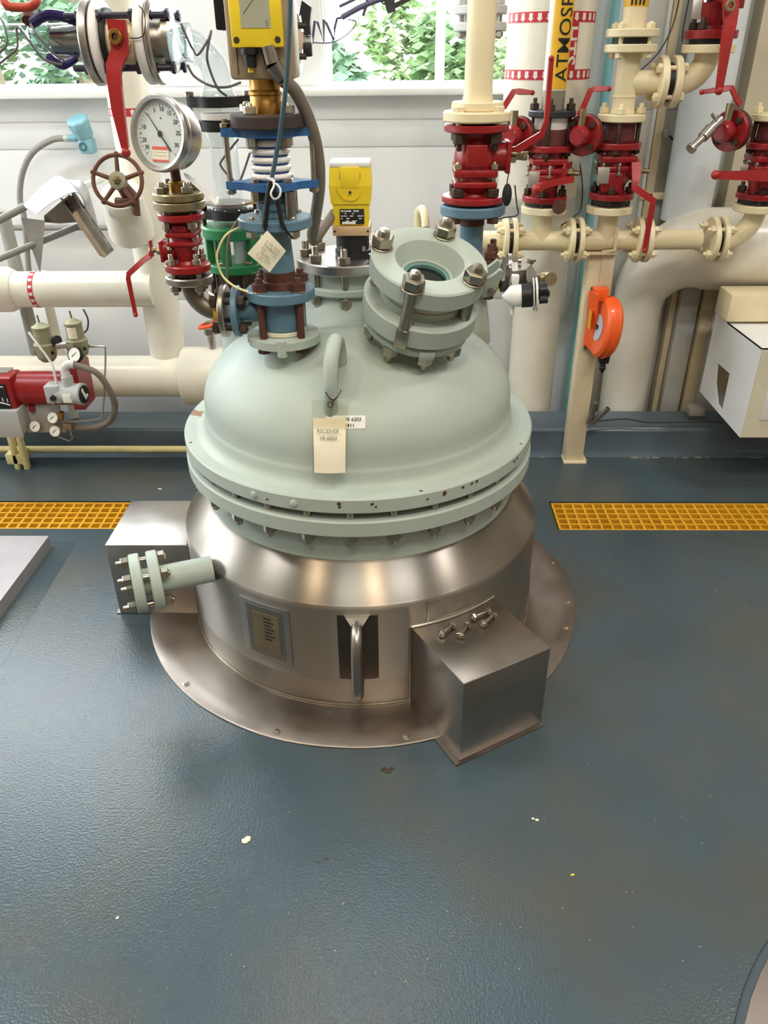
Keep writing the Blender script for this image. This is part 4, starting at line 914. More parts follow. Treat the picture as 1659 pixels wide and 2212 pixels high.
# small side valves
def side_valve(label, c, axis, lever, disc_r=.068):
    t = T('drain_valve', label, 'valve', c); M = frame(c, axis, (0, 0, 1)); 
    t.part('back_flange', MB().disc(disc_r, -.022, -.006, M, 36, .003), RUST); t.part('front_flange', MB().disc(disc_r, .002, .02, M, 36, .003), RED)
    t.part('body', MB().lathe([(.03, .02), (.036, .035), (.036, .06), (.026, .075)], M, 24), RED)
    b = studmesh('small_bolt', .006, -.04, .035, [(.021, .034), (-.036, -.023)], .02, DBOLT); t.bolts(b, M, 4, disc_r*.74, pi/4, name='bolt')
    s_ = MB(); top = V(c)+V((0, 0, disc_r)); s_.cyl(V(c)+V((0, 0, .02))+V(axis)*.04, V(c)+V((0, 0, disc_r+.02))+V(axis)*.04, .014, n=14); t.part('stem', s_, BRASSG)
    lv = MB(); lv.bar(lever, [.02]*(len(lever)-1)+[.012], .006, (.2, -1, .5)); lv.sph(lever[-1], .009, 10); t.part('lever', lv, REDL); return t
side_valve('small red drain valve with cranked lever between the second and third red valves', A(1262, 292, YM_-.02), V((-.5, -.8, 0)).normalized(), [A(1250, 250, YM_-.06), A(1256, 240, YM_-.06), A(1276, 195, YM_-.06), A(1290, 191, YM_-.06), A(1316, 192, YM_-.06)])
side_valve('small rusty drain valve with cranked lever half hidden behind the large red valve', A(1118, 292, YM_-.02), V((-.5, -.8, 0)).normalized(), [A(1082, 238, YM_-.06), A(1088, 232, YM_-.06), A(1110, 198, YM_-.06), A(1122, 198, YM_-.06), A(1150, 200, YM_-.06)], .062)
SV = side_valve('small red drain valve with stainless outlet beside the rightmost red valve', A(1580, 282, YM_-.02), V((-.75, -.65, 0)).normalized(), [A(1600, 226, YM_-.07), A(1592, 215, YM_-.07), A(1580, 190, YM_-.07), A(1568, 191, YM_-.07), A(1516, 199, YM_-.07)])
HS = T('hose_outlet', 'stainless hose outlet sticking down-left from the drain valve at the right', 'pipe fitting', A(1500, 322, YM_-.14))
pts5 = [A(1556, 258, YM_-.08), A(1535, 278, YM_-.10), A(1518, 297, YM_-.12), A(1496, 318, YM_-.14)]
for (i0, i1, r) in ((0, 1, .017), (1, 2, .020), (2, 3, .013)): HS.part('tube_section', MB().cyl(pts5[i0], pts5[i1], r, r*.92, n=16), SSB)
HS.part('end_ferrule', MB().cyl(pts5[3], pts5[3]+(pts5[3]-pts5[2]).normalized()*.012, .018, n=16), SSB)
HS.part('lever_arm', MB().cyl(A(1548, 262, YM_-.10), A(1538, 246, YM_-.10), .006, n=8), SSB)

# ================================================================== RIGHT BACKGROUND
def pipe_v(name, label, u, v, y, r, z0, z1, m, bands=(), n=36, cate='pipe'):
    q = A(u, v, y); t = T(name, label, cate, (q[0], y, z0)); t.part('pipe', MB().lathe([(r, z0), (r, z1)], TR(q[0], y, 0), n), m); return t, q[0]
BW, xB = pipe_v('lagged_pipe', 'wide white lagged pipe with red arrow bands behind the yellow-banded pipe', 1187, 90, 1.29, .161, 1.08, 3.2, WHITEP)
BW2 = MB(); xB2 = xB+.056; BW2.lathe([(.105, .001), (.105, 1.10)], TR(xB2, 1.345, 0), 36); BW.part('lower_pipe', BW2, WHITEP)
BW.part('shoulder', MB().lathe([(.161, 1.08), (.158, 1.07), (.13, 1.04)], TR(xB, 1.29, 0), 36), WHITEP)
def arrow_band(t, x, y, r, z, h, m=REDT, n=30, up=False, axis=None, a0=0, arc=2*pi):
    """red tape ring with white arrows as flat printed shapes"""
    M = axis or TR(x, y, 0)
    o = t.part('tape_band', MB().lathe([(r+.0004, z-h/2), (r+.001, z-h/2), (r+.001, z+h/2), (r+.0004, z+h/2)], M, 48), m)
    ar = MB(); w = 2*pi*r/n*.34; s = 1 if up else -1
    for i in range(n):
        a = MB(); poly = [(-w*.6, -s*h*.36), (w*.6, -s*h*.36), (w*.6, s*h*.1), (w, s*h*.1), (0, s*h*.42), (-w, s*h*.1), (-w*.6, s*h*.1)]
        a.prism(poly, .0012, .0017); wrap(a, r); M2 = M @ TR(0, 0, z) @ RZ(2*pi*i/n) @ Matrix(((1, 0, 0, 0), (0, 0, -1, 0), (0, 1, 0, 0), (0, 0, 0, 1)))
        ar.add(a.v, a.f, M2)
    t.part('tape_arrows', ar, LABELW, o)
for v in (36, 162): arrow_band(BW, xB, 1.29, .161, zf(1187, v, 1.13), .033)
# vertical red label with white letters (reads downwards)
za, zb__ = zf(1230, 44, 1.14), zf(1225, 152, 1.14); a_c = -pi/2+.31
lbm_ = MB(); lbm_.lathe([(.1612, zb__), (.162, zb__), (.162, za), (.1612, za)], TR(xB, 1.29, 0), 10, a_c-.19, a_c+.19); lo_ = BW.part('pipe_label', lbm_, REDT)
tm = text_mb('HTS', .070, RZ(-pi/2), .0006, .0012); wrap(tm, .1622); BW.part('label_lettering', MB().add(tm.v, tm.f, Matrix.Translation((xB, 1.29, (za+zb__)/2)) @ RZ(a_c+pi/2) @ Matrix(((1, 0, 0, 0), (0, 0, -1, 0), (0, 1, 0, 0), (0, 0, 0, 1)))), LABELW, lo_)
tc_ = MB(); q0 = A(1300, 40, 1.44)[0]; tc_.box((q0+.02, 1.47, 2.25), (.125, .055, 4.5)); struct('trim_3', tc_, PALEB)
TLP, xT = pipe_v('teal_pipe', 'thin pale teal pipe rising along the wall right of the wide white pipe', 1326, 40, 1.40, .019, .001, 3.2, TEAL, n=20)
# flanged fitting behind the cream riser
FB = T('flanged_stub', 'grey-white flanged fitting outside the middle window behind the cream riser', 'pipe fitting', A(1038, 70, .75))
M = frame(A(1038, 40, .75), (0, 0, 1)); 
for z0, z1 in ((.010, .035), (-.035, -.010)): FB.part('flange', MB().disc(.083, z0, z1, M, 36, .003), GREYW)
FB.part('pipe', MB().lathe([(.05, -.035), (.05, .9)], M, 24), GREYW); bb = studmesh('b', .008, -.055, .055, [(-.05, -.036), (.036, .05)], .026, GREYW); FB.bolts(bb, M, 6, .066, .3, name='bolt')
FB.part('end_cap', MB().lathe([(0, -.075), (.035, -.07), (.05, -.05), (.05, -.035)], M, 24), GREYW)
# big white duct elbow and the tall white pipe
xd1 = A(1372, 760, 1.27)[0]; zc_ = zf(1520, 540, 1.25)
DU = T('large_duct', 'large white lagged duct elbow at the right, coming down behind the beige post', 'duct', (xd1, 1.27, 0))
el = [(xd1, 1.345, .001), (xd1, 1.345, zc_-.26)]+[(xd1+.23-.23*cos(a), 1.345-.05*a, zc_-.23+.23*sin(a)) for a in [pi/2*i/10 for i in range(1, 11)]]+[(xd1+.5, 1.25, zc_), (2.6, 1.25, zc_)]
DU.part('duct', MB().tube(el, [.106, .106]+[.108+.058*i/10 for i in range(1, 11)]+[.168, .168], 40), WHITEP, ang=60)
BP, xbp = pipe_v('tall_white_pipe', 'tall wide white pipe, tinted as if window-lit, rising behind the top right valves', 1552, 60, 1.38, .099, zc_+.1, 3.2, PALEB)
rr_ = MB(); q = A(1640, 100, 1.42); rr_.box((q[0]+.085, 1.445, 2.25), (.21, .1, 4.5)); struct('trim_4', rr_, mat('beige_column', (206, 196, 172), .5))
# beige wall strut and cream rail behind
q = A(1458, 60, 1.46); ST = T('wall_strut', 'narrow beige upright strut on the shade-grey wall left of the tall white pipe', 'strut', (q[0], 1.47, ZK+.6)); ST.part('upright', MB().box((q[0], 1.475, 1.8), (.032, .04, 1.9), bev=.003), BEIGE); ST.part('side_strip', MB().box((q[0]-.025, 1.483, 1.8), (.012, .025, 1.9)), PALEB)
q = A(1440, 424, 1.455); solo('wall_rail', MB().box((q[0]+.05, 1.475, q[2]), (.32, .04, .028), bev=.004), CREAM, 'cream horizontal rail on the shade-grey wall behind the manifold', 'rail')
q = A(1440, 287, 1.44); CL_ = T('conduit_clip', 'small grey clamp on the wall strut left of the stainless outlet', 'clip', q); CL_.part('body', MB().box(q, (.03, .02, .03), bev=.005), PVC); CL_.part('bolt', MB().cyl(q+V((.01, -.005, -.01)), q+V((.035, -.01, -.03)), .005, n=8), DBOLT)
for i, (pp_, lab) in enumerate((([A(1470, -20, 1.42), A(1455, 50, 1.42), A(1425, 110, 1.35), A(1378, 158, 1.1)], 'thin dark cable slanting down to the cream tee'), ([A(1456, 305, 1.44), A(1480, 345, 1.46), A(1500, 372, 1.46), A(1530, 410, 1.46)], 'thin cable running down from the wall clamp'),
    ([A(1252, 350, 1.38), A(1258, 400, 1.36), A(1255, 450, 1.25), A(1240, 468, 1.05), A(1213, 486, 1.0)], 'dark cable looping down to the manifold left of the third valve'), ([A(1490, -10, 1.42), A(1478, 50, 1.42), A(1473, 90, 1.42)], 'short dark cable beside the top right valve'),
    ([A(1112, 400, .9), A(1116, 440, .9), A(1118, 464, .9), A(1090, 470, .9), A(1060, 478, .85)], 'thin black cable from the large red valve down to the manifold end'))):
    solo('thin_cable', MB().tube(cat(pp_, 6), .0028, 8), CABLE, lab, 'cable')
# beige post
pbl = V((.862, .985, 0)); PS = T('support_post', 'beige painted steel post under the manifold with an orange reel on it', 'post', (.90, .985, 0))
hpz = zm_-rp-.012
PS.part('front_flange', MB().box((.902, .968, hpz/2), (.078, .007, hpz), bev=.001), BEIGE)
PS.part('side_web', MB().box((.865, 1.0, hpz/2), (.007, .07, hpz), bev=.001), BEIGE)
PS.part('base_plate', MB().box((.905, .985, .004), (.1, .085, .008), bev=.001), BEIGE)
PS.part('gusset', MB().prism([(.94, .006), (.963, .006), (.94, .04)], .965, .972, Matrix(((1, 0, 0, 0), (0, 0, 1, 0), (0, 1, 0, 0), (0, 0, 0, 1)))), BEIGE)
PS.part('cap_plate', MB().box((.902, .985, hpz+.004), (.11, .1, .008), bev=.001), BEIGE)
PS.part('upper_plate', MB().box((.935, .962, hpz-.09), (.05, .006, .17), bev=.001), BEIGE)
# orange retractor
oc = A(1308, 708, .90); RT = T('fall_arrester', 'orange round retractable lifeline reel hanging on the beige post', 'safety reel', oc-V((0, 0, .16)))
on = V((-.98, -.12, .10)).normalized(); OM = frame(oc, on, (0, 0, 1))
poly = []
for i in range(36):
    a = 2*pi*i/36; r = .112; 
    poly.append((r*1.06*cos(a), r*.86*sin(a)))
sh_ = MB(); sh_.lathe([(.0, -.032), (.10, -.032), (.112, -.022), (.114, 0), (.112, .022), (.10, .032), (0, .034)], OM @ Matrix.Diagonal((1.06, .9, 1, 1)), 40); RT.part('housing', sh_, ORANGE)
RT.part('rib', MB().lathe([(.113, -.004), (.118, -.003), (.118, .003), (.113, .004)], OM @ Matrix.Diagonal((1.06, .9, 1, 1)), 40), ORANGE)
RT.part('hub_label', MB().disc(.052, .034, .0355, OM, 28, .0004), mat('grey_label', (190, 190, 204), .5))
RT.part('hub_print', MB().box((.004, 0, .036), (.012, .03, .0006), OM).box((-.006, 0, .036), (.006, .016, .0006), OM), INK)
tp_ = A(1295, 640, .93); RT.part('top_bracket', MB().box(tp_+V((0, .0, .01)), (.06, .05, .05), bev=.004).bar([tp_+V((-.028, -.02, .02)), A(1278, 700, .93), A(1270, 752, .935)], .05, .008, (.8, .5, .0)), ORANGE)
RT.part('bracket_bolt', MB().box(A(1283, 625, .945), (.022, .02, .018), bev=.003).box(A(1305, 624, .945), (.022, .02, .018), bev=.003).cyl(A(1262, 750, .945), A(1270, 750, .94), .009, n=10), RUST)
RT.part('yellow_warning', MB().box(A(1274, 690, .915), (.004, .03, .07), RZ(0)), YELD)
bq = A(1304, 760, .885); RT.part('nose', MB().hull2([bq+V((-.03, -.018, .05)), bq+V((.03, -.018, .05)), bq+V((.03, .03, .05)), bq+V((-.03, .03, .05))][::-1], [bq+V((-.014, -.016, -.045)), bq+V((.022, -.016, -.045)), bq+V((.022, .02, -.045)), bq+V((-.014, .02, -.045))][::-1]), BLACK)
RT.part('nose_label', MB().box(bq+V((.006, -.0185, .02)), (.032, .001, .012)), LABELW)
RT.part('swivel', MB().cyl(bq+V((.004, 0, -.045)), bq+V((.004, 0, -.062)), .011, n=12).sph(bq+V((.004, 0, -.068)), .014, 12).lathe([(.012, 0), (0, -.02)], TR(*(bq+V((.004, 0, -.075)))), 12), BLACK)
# sprung tool clamp on the post
CLP = T('pipe_clips', 'pair of grey steel spring clip tubes fixed low on the beige post', 'clip', A(1278, 925, .95))
CLP.part('clip_tube', MB().cyl(A(1272, 912, .955), A(1287, 870, .93), .011, n=12), SSD); CLP.part('clip_tube', MB().cyl(A(1280, 914, .95), A(1314, 882, .92), .011, n=12), SSD); CLP.part('clamp', MB().box(A(1280, 905, .955), (.022, .02, .05), bev=.003), SSD)
solo('floor_cable', MB().tube(cat([A(1290, 910, 1.02), A(1350, 905, 1.028), A(1400, 912, 1.028), A(1470, 912, 1.03), A(1560, 912, 1.03)], 6), .0038, 8), CABLE, 'dark cable lying along the kerb to the right of the beige post', 'cable')
# steel column behind the cabinet and the hanging cabinet
q = A(1466, 760, 1.42); CS = MB(); CSo = T('wall_column', 'ribbed off-white column behind the kerb between the duct and the cabinet', 'column', (q[0], 1.43, 0))
CSo.part('shaft', MB().box((q[0], 1.44, .36), (.092, .09, .716), bev=.012), WALLG); CSo.part('corner_angle', MB().box((q[0]+.082, 1.425, .36), (.054, .08, .716), bev=.002), BEIGE); CSo.part('return_plate', MB().box((q[0]+.17, 1.405, .36), (.12, .06, .716), bev=.002), WALLG); CSo.part('side_shaft', MB().box((q[0]-.063, 1.455, .36), (.03, .06, .716), bev=.008), BEIGE)
solo('column_foot', MB().box(A(1500, 890, 1.13)+V((0, 0, .012)), (.07, .07, .035), bev=.003), PVC, 'grey metal foot block at the base of the column on the kerb', 'bracket')
CY0, CY1 = .65, 1.13
qf = A(1598, 945, CY0); xcb, zcb = qf[0], qf[2]; ztop = zf(1646, 752, CY0)
def AX(u, v, x):
    d = ray(u, v); q = CP+d*((x-CP[0])/d[0]); return (q[1], q[2])
CB = T('cabinet', 'white sheet metal cabinet with a side slot, hung above the kerb at right', 'cabinet', (xcb+.2, .9, zcb))
kn_ = AX(1573, 697, xcb)
YZ = Matrix(((0, 0, 1, 0), (1, 0, 0, 0), (0, 1, 0, 0), (0, 0, 0, 1)))
def side_sheet(x):
    b = MB(); outer = [(CY0, zcb), (CY1, zcb), (CY1, kn_[1]+.05), (kn_[0], kn_[1]), (CY0, ztop)]
    hole = [AX(1560, 887, x), AX(1551, 872, x), AX(1546, 828, x), AX(1550, 784, x), AX(1576, 807, x)]
    n, m = len(outer), len(hole)
    for s in (0, .004): b.v += [(x+s, p[0], p[1]) for p in outer]+[(x+s, p[0], p[1]) for p in hole]
    K = n+m
    strips = [(0, 1, n+1, n), (1, 2, n+2, n+1), (2, 3, n+3, n+2), (3, 4, n+4, n+3), (4, 0, n, n+4)]
    for f in strips: b.f.append(f); b.f.append(tuple(i+K for i in f[::-1]))
    for i in range(n): b.f.append((i, (i+1) % n, K+(i+1) % n, K+i))
    for i in range(m): b.f.append((n+i, K+n+i, K+n+(i+1) % m, n+(i+1) % m))
    return b
CABW = mat('cabinet_white', (232, 232, 230), .45, var=.03); cd_ = CY1-CY0; cm_ = (CY0+CY1)/2
CB.part('side_panel', side_sheet(xcb), CABW, ang=20); CB.part('bottom_panel', MB().box((xcb+.27, cm_, zcb+.002), (.53, cd_-.01, .004)), CABW)
CB.part('back_panel', MB().box((xcb+.27, CY1-.004, (zcb+kn_[1])/2), (.53, .004, kn_[1]-zcb)), BEIGE)
CB.part('front_panel', MB().box((xcb+.27, CY0+.002, (zcb+ztop)/2), (.53, .004, ztop-zcb)), mat('cabinet_cream', (220, 214, 190), .45)); CB.part('front_recess', MB().box((xcb+.31, CY0-.0015, (zcb+ztop)/2+.02), (.5, .003, ztop-zcb-.11), bev=.001), CABW)
CB.part('top_panel', MB().prism([(CY0, ztop), (kn_[0], kn_[1]), (CY1, kn_[1]+.05), (CY1, kn_[1]+.044), (kn_[0], kn_[1]-.006), (CY0, ztop-.006)], xcb, xcb+.53, YZ), CABW)
q = A(1610, 660, .98); solo('cream_beam', MB().box((q[0]+.28, 1.03, zf(1600, 690, .98)+.05), (.7, .14, .11), bev=.006), CREAM, 'cream beam under the large duct above the white cabinet', 'beam')

# ================================================================== STEEL BLIND FLANGE + RADAR GAUGE
MS = TR(SX, SY, 0); zs0 = zf(745, 598, SY-.13); zs1 = zf(745, 576, SY-.13)
BF = T('blind_flange', 'polished stainless blind flange with studs on the dome, under the yellow gauge', 'flange', (SX, SY, 1.03))
BF.part('lap_flange', MB().ring(.09, .124, 1.02, 1.043, MS, 56, .005), CEL); BF.part('raised_face', MB().lathe([(.108, 1.043), (.108, zs0-.001)], MS, 48), CEL)
BF.part('cover_plate', MB().disc(.137, zs0, zs0+.027, MS, 64, .003), SSB)
bs_ = studmesh('cover_stud', .0095, .985, zs0+.027+.041, [(zs0+.0275, zs0+.047), (.996, 1.019)], .03, BOLT)
BF.bolts(bs_, MS, 8, .111, -pi/2+.02, name='stud')
zp = zs0+.027; RX_, RY_ = SX+.020, SY-.005; MR = TR(RX_, RY_, 0)
RG = T('level_gauge', 'yellow level gauge head with white cap and black neck on the stainless blind flange', 'instrument', (RX_, RY_, zp))
RG.part('neck', MB().lathe([(.049, zp+.0005), (.049, zp+.018), (.045, zp+.02), (.045, zp+.062)], MR, 32), BLACK)
nb_ = MB()
for a in (-2.3, -.85): nb_.box((RX_+.047*cos(a), RY_+.047*sin(a), zp+.026), (.01, .006, .012), bev=.001)
RG.part('neck_screws', nb_, BOLT)
zq = zp+.062; RG.part('collar_plate', MB().box((RX_, RY_-.002, zq+.012), (.100, .10, .024), bev=.003), mat('beige_collar', (206, 172, 132), .5))
RG.part('collar_screw', MB().cyl((RX_-.044, RY_-.053, zq+.012), (RX_-.044, RY_-.051, zq+.012), .003, n=8).cyl((RX_+.044, RY_-.053, zq+.012), (RX_+.044, RY_-.051, zq+.012), .003, n=8), INK)
RG.part('hinge_bar', MB().box((RX_-.075, RY_+.02, zq+.022), (.06, .01, .018)), GREYW)
zh = zq+.0245; HH = zf(760, 362, RY_-.05)-zh
hd = MB(); 
def rect(w, d, z, dx=0): return [(RX_+dx-w/2, RY_-d/2, z), (RX_+dx+w/2, RY_-d/2, z), (RX_+dx+w/2, RY_+d/2, z), (RX_+dx-w/2, RY_+d/2, z)]
for (w0, d0, z0), (w1, d1, z1) in (((.092, .085, zh), (.096, .088, zh+.055)), ((.104, .096, zh+.055), (.110, .102, zh+.10)), ((.110, .102, zh+.10), (.104, .09, zh+HH))): hd.hull2(rect(w0, d0, z0), rect(w1, d1, z1))
ho = RG.part('head', hd, YEL)
hm = MB(); hm.lathe([(.034, 0), (.034, .003), (.032, .004)], frame((RX_, RY_-.0505, zh+.098), (0, -1, 0), (1, 0, 0)), 20, pi, 2*pi); hm.box((RX_, RY_-.0495, zh+.12), (.05, .006, .05), bev=.002); RG.part('cover_boss', hm, YEL, ho)
RG.part('cover_screw', MB().disc(.004, 0, .003, frame((RX_, RY_-.0545, zh+.085), (0, -1, 0)), 10), BROWN, ho)
RG.part('cap', MB().box((RX_, RY_, zh+HH+.006), (.106, .094, .013), bev=.004), PTFE)
rl = MB(); rl.box((RX_, RY_-.0478, zh+HH-.022), (.054, .003, .017), bev=.0005); RG.part('warning_sticker', rl, REDT, ho); RG.part('sticker_text', MB().box((RX_, RY_-.0496, zh+HH-.0215), (.052, .0008, .0105)), mat('pink_label', (214, 184, 160), .6), ho)
bl_ = RG.part('type_label', MB().box((RX_+.003, RY_-.0462, zh+.024), (.064, .005, .037), bev=.0004), INK, ho)
tx = MB()
for i in range(5):
    xx = -.029
    while xx < .026:
        w = random.uniform(.003, .009)
        if random.random() < .62: tx.box((RX_+.003+xx+w/2, RY_-.0489, zh+.038-.0062*i), (w, .0006, .0024 if i else .0036))
        xx += w+.0015
tx.box((RX_-.006, RY_-.0489, zh+.0085), (.036, .0006, .006))
RG.part('label_print', tx, LABELW, bl_)
# white painted rod end behind sight glass
q = A(905, 470, .42); solo('hook_bar', MB().tube(cat([A(905, 560, .42), A(903, 500, .42), A(903, 462, .42), A(912, 452, .40), A(918, 470, .36), A(920, 492, .34)], 6), .0125, 12), CREAM, 'cream bent bar standing up behind the sight glass', 'bar')

# ================================================================== PRESSURE GAUGE + LEFT RED VALVE + ELBOW
xg = A(408, 590, BY)[0]
GV = 'left'
def zl(v, r=.06, u=402): return zf(u, v, BY-r)
RL = .056
Vl = ball_valve('ball_valve', 'red ball valve under the pressure gauge at the left of the vessel, lever hanging left', xg, BY, [zl(597), zl(580), zl(535, .04), zl(525, .04), zl(516, .04), zl(504, .04), zl(484), zl(468)], RL, loc_stem=zl(540, .0), stemdir=(-1, 0, 0), bm=BOLT,
    lever=([A(322, 553, BY-.01), A(310, 562, BY-.02), A(278, 592, BY-.04), A(277, 602, BY-.04), A(293, 680, BY-.04)], [.012, .012, .012, .011, .010], .006, (.2, -1, .4)))
Vl.part('lever_bracket', MB().bar([V((xg-RL*1.5, BY, zl(518, 0))), V((xg-RL*1.5, BY, zl(552, 0))), A(322, 553, BY-.01)], .016, .004, (-1, 0, 0)), REDL)
ELB = T('elbow_pipe', 'dull steel elbow with flanges from the blue tee up to the left red valve', 'pipe', (xg, BY, zb))
ze0 = zl(623, .06); ELB.part('upper_flange', MB().disc(.0585, ze0, zl(606, .06), TR(xg, BY, 0), 40, .003), SSD)
ELB.part('gasket', MB().disc(.04, zl(606, .06), zl(597), TR(xg, BY, 0), 28, .0003), DBOLT)
rbn = min(.10, ze0-zb-.004); xf = BX-.138
ELB.part('bend', MB().tube([(xg, BY, ze0+.001)]+[(xg+rbn-rbn*cos(a), BY, zb+rbn-rbn*sin(a)) for a in [pi/2*i/10 for i in range(11)]]+[(xf-.018, BY, zb)], .0235, 20), mat('dull_steel', (132, 122, 106), .42, .8, var=.12, scale=20))
ELB.part('side_flange', MB().disc(.066, 0, .016, frame((xf, BY, zb), (-1, 0, 0), (0, 0, 1)), 40, .003), SSD)
ELB.part('yellow_band', MB().cyl((xf-.034, BY, zb), (xf-.025, BY, zb), .0255, n=24), YELD)
ue = studmesh('elbow_bolt', .007, ze0-.024, zl(580)+.028, [(ze0-.016, ze0-.001)], .024, BOLT); ELB.bolts(ue, TR(xg, BY, 0), 4, .043, pi/4, name='bolt')
# gauge adaptor flange pair + gauge
GA = T('pressure_gauge', 'round steel pressure gauge with white dial and red-edged sticker above the left red valve', 'gauge', (xg, BY, zl(460)))
zg0, zg1 = zl(459), zl(422)
xga = A(387, 440, BY)[0]*.3+xg*.7
GA.part('lower_adaptor', MB().disc(.0605, zg0, (zg0+zg1)/2-.0005, TR(xg, BY, 0), 44, .002), BRASSG); GA.part('upper_adaptor', MB().disc(.060, (zg0+zg1)/2+.0005, zg1, TR(xg, BY, 0), 44, .003), BRASSG)
GA.part('gasket', MB().disc(.04, zl(468), zg0, TR(xg, BY, 0), 24, .0002), DBOLT)
zg2 = zl(393, .02); GA.part('brass_boss', MB().lathe([(.019, zg1), (.019, zg2-.002), (.017, zg2)], TR(xg, BY, 0), 24), BRASS)
ub = studmesh('cap_bolt', .008, zg1-.002, zg1+.024, [(zg1+.001, zg1+.014)], .026, BOLT); GA.bolts(ub, TR(xg, BY, 0), 4, .042, pi/4, name='bolt')
zg3 = zl(362, .02); GA.part('stem', MB().cyl((xg, BY, zg2), (xg-.002, BY, zg3+.02), .0115, n=14), RUST)
GN = V((-.42, -.88, .17)).normalized(); gc = A(351, 290, BY-.05); GMx = frame(gc, GN, V((0, 0, 1)).cross(GN)); Rg = .0765
GA.part('case', MB().lathe([(0, -.055), (Rg*.86, -.055), (Rg*.93, -.045), (Rg*.93, -.006), (Rg*1.0, -.005), (Rg*1.03, .0), (Rg*1.03, .014), (Rg*.985, .019), (Rg*.90, .0175), (Rg*.885, .009), (Rg*.885, .002), (0, .0015)], GMx, 56), SSB)
fo = GA.part('dial', MB().disc(Rg*.89, .003, .006, GMx, 48, .0003), FACE)
tk = MB(); sweep = radians(270)
for i in range(31):
    a = radians(225)-sweep*i/30; L_ = .008 if i % 5 == 0 else .0045
    tk.box((Rg*.80-L_/2, 0, .0065), (L_, .0011 if i % 5 == 0 else .0006, .0004), GMx @ RZ(a))
GA.part('dial_ticks', tk, INK, fo)
for s_, a in (('30', 215), ('20', 196), ('10', 165), ('5', 108), ('10', 84), ('15', 58), ('20', 30), ('25', 3), ('30', -26)):
    a = radians(a); GA.part('dial_numeral', text_mb(s_, .0125, GMx @ TR(Rg*.64*cos(a), Rg*.64*sin(a), .0066)), INK, fo)
GA.part('dial_mark', text_mb('e', .009, GMx @ TR(0.002, Rg*.42, .0066)), INK, fo)
pa = radians(131); nd = MB(); nd.bar([GMx @ V((-.045*cos(pa), -.045*sin(pa), .0085)), GMx @ V((.054*cos(pa), .054*sin(pa), .0085))], [.0036, .0012], .0008, GN); nd.disc(.0065, .007, .0105, GMx, 20); GA.part('needle', nd, INK)
s0 = GA.part('sticker', MB().box((-.001, -Rg*.54, .0072), (.046, .030, .0006), GMx), PAPERY); GA.part('sticker_stripe', MB().box((-.001, -Rg*.54+.0125, .0078), (.046, .0065, .0005), GMx).box((-.001, -Rg*.54-.013, .0078), (.046, .004, .0005), GMx), mat('coral_stripe', (224, 84, 70), .6), s0)
GA.part('sticker_lines', MB().box((-.001, -Rg*.54+.004, .0076), (.036, .0007, .0004), GMx).box((-.001, -Rg*.54-.003, .0076), (.036, .0007, .0004), GMx), INKF, s0)
GA.part('glass', MB().disc(Rg*.89, .0118, .0134, GMx, 40, .0002), glassm('gauge_glass', (1, 1, 1), .4))
GA.part('socket', MB().cyl(gc-GN*.03-V((0, 0, Rg*.8)), V((xg, BY, zg3+.012)), .012, .013, n=12), RUST)
solo('tie_tag', MB().bar([A(397, 374, BY-.01), A(405, 381, BY-.015), A(470, 440, BY-.05)], [.002, .010, .011], .0012, (.3, -1, .5)), PTFE, 'narrow white plastic tag strip hanging from the gauge stem', 'tag')

# ================================================================== GLASS COLUMN BEHIND
yG = .10; xG = A(507, 545, yG)[0]; MGc = TR(xG, yG, 0)
def zG(v, r=.0, u=500): return zf(u, v, yG-r)
GI = T('flow_indicator', 'green cast iron flow indicator with glass window behind the blue tee', 'sight glass', (xG, yG, zG(600, .08)))
gz0, gz1 = zG(596, .08), zG(577, .08); gz2, gz3 = zG(523, .08), zG(497, .08)
GI.part('lower_flange', MB().disc(.083, gz0, gz1, MGc, 44, .004), GREEN); GI.part('upper_flange', MB().disc(.083, gz2, gz3, MGc, 44, .004), GREEN)
for a in (-2.75, -1.72, -.6, .6, 1.6, 2.6): GI.part('pillar', MB().box((.068, 0, (gz1+gz2)/2), (.022, .024, gz2-gz1+.004), MGc @ RZ(a), bev=.004), GREEN)
GI.part('glass_tube', MB().lathe([(.055, gz1), (.055, gz2)], MGc, 36, cap=False), GLASS); GI.part('white_liner', MB().lathe([(.05, gz1+.001), (.05, gz2-.001)], MGc, 24, -1.4, .9), PTFE)
gs = studmesh('screw', .006, gz1, gz1+.008, [(gz1+.001, gz1+.009)], .02, BOLT); GI.bolts(gs, MGc, 6, .07, .2, name='bolt')
GN_ = T('rear_left_nozzle', 'dark flange and studs under the green flow indicator behind the blue tee', 'pipe fitting', (xG, yG, .96))
GN_.part('neck', MB().lathe([(.075, .78), (.06, .86), (.056, .985)], MGc, 32), CEL); GN_.part('lap_flange', MB().ring(.05, .088, .985, 1.005, MGc, 40, .003), SSD); GN_.part('dark_spacer', MB().lathe([(.062, 1.005), (.062, gz0-.0005)], MGc, 28), DBOLT)
gs2 = studmesh('gstud', .008, .96, gz0+.001, [(.966, .984)], .028, DBOLT); GN_.bolts(gs2, MGc, 4, .072, .5, name='stud')
GC = T('glass_column', 'vertical clear glass pipe with black couplings behind the flow meter', 'glass pipe', (xG, yG, gz3))
gr_ = .036; c1 = zG(470, .06); c2 = zG(275, .06); c3 = zG(222, .06); ztopg = zG(60)
GC.part('glass_pipe', MB().lathe([(.052, gz3+.001), (.05, gz3+.012), (.045, c1-.02), (.05, c1-.012)], MGc, 32, cap=False), GLASS)
GC.part('glass_pipe', MB().lathe([(.052, c1+.014), (.042, c1+.03), (gr_, c1+.05), (gr_, c2-.05), (.046, c2-.012)], MGc, 32, cap=False), GLASS)
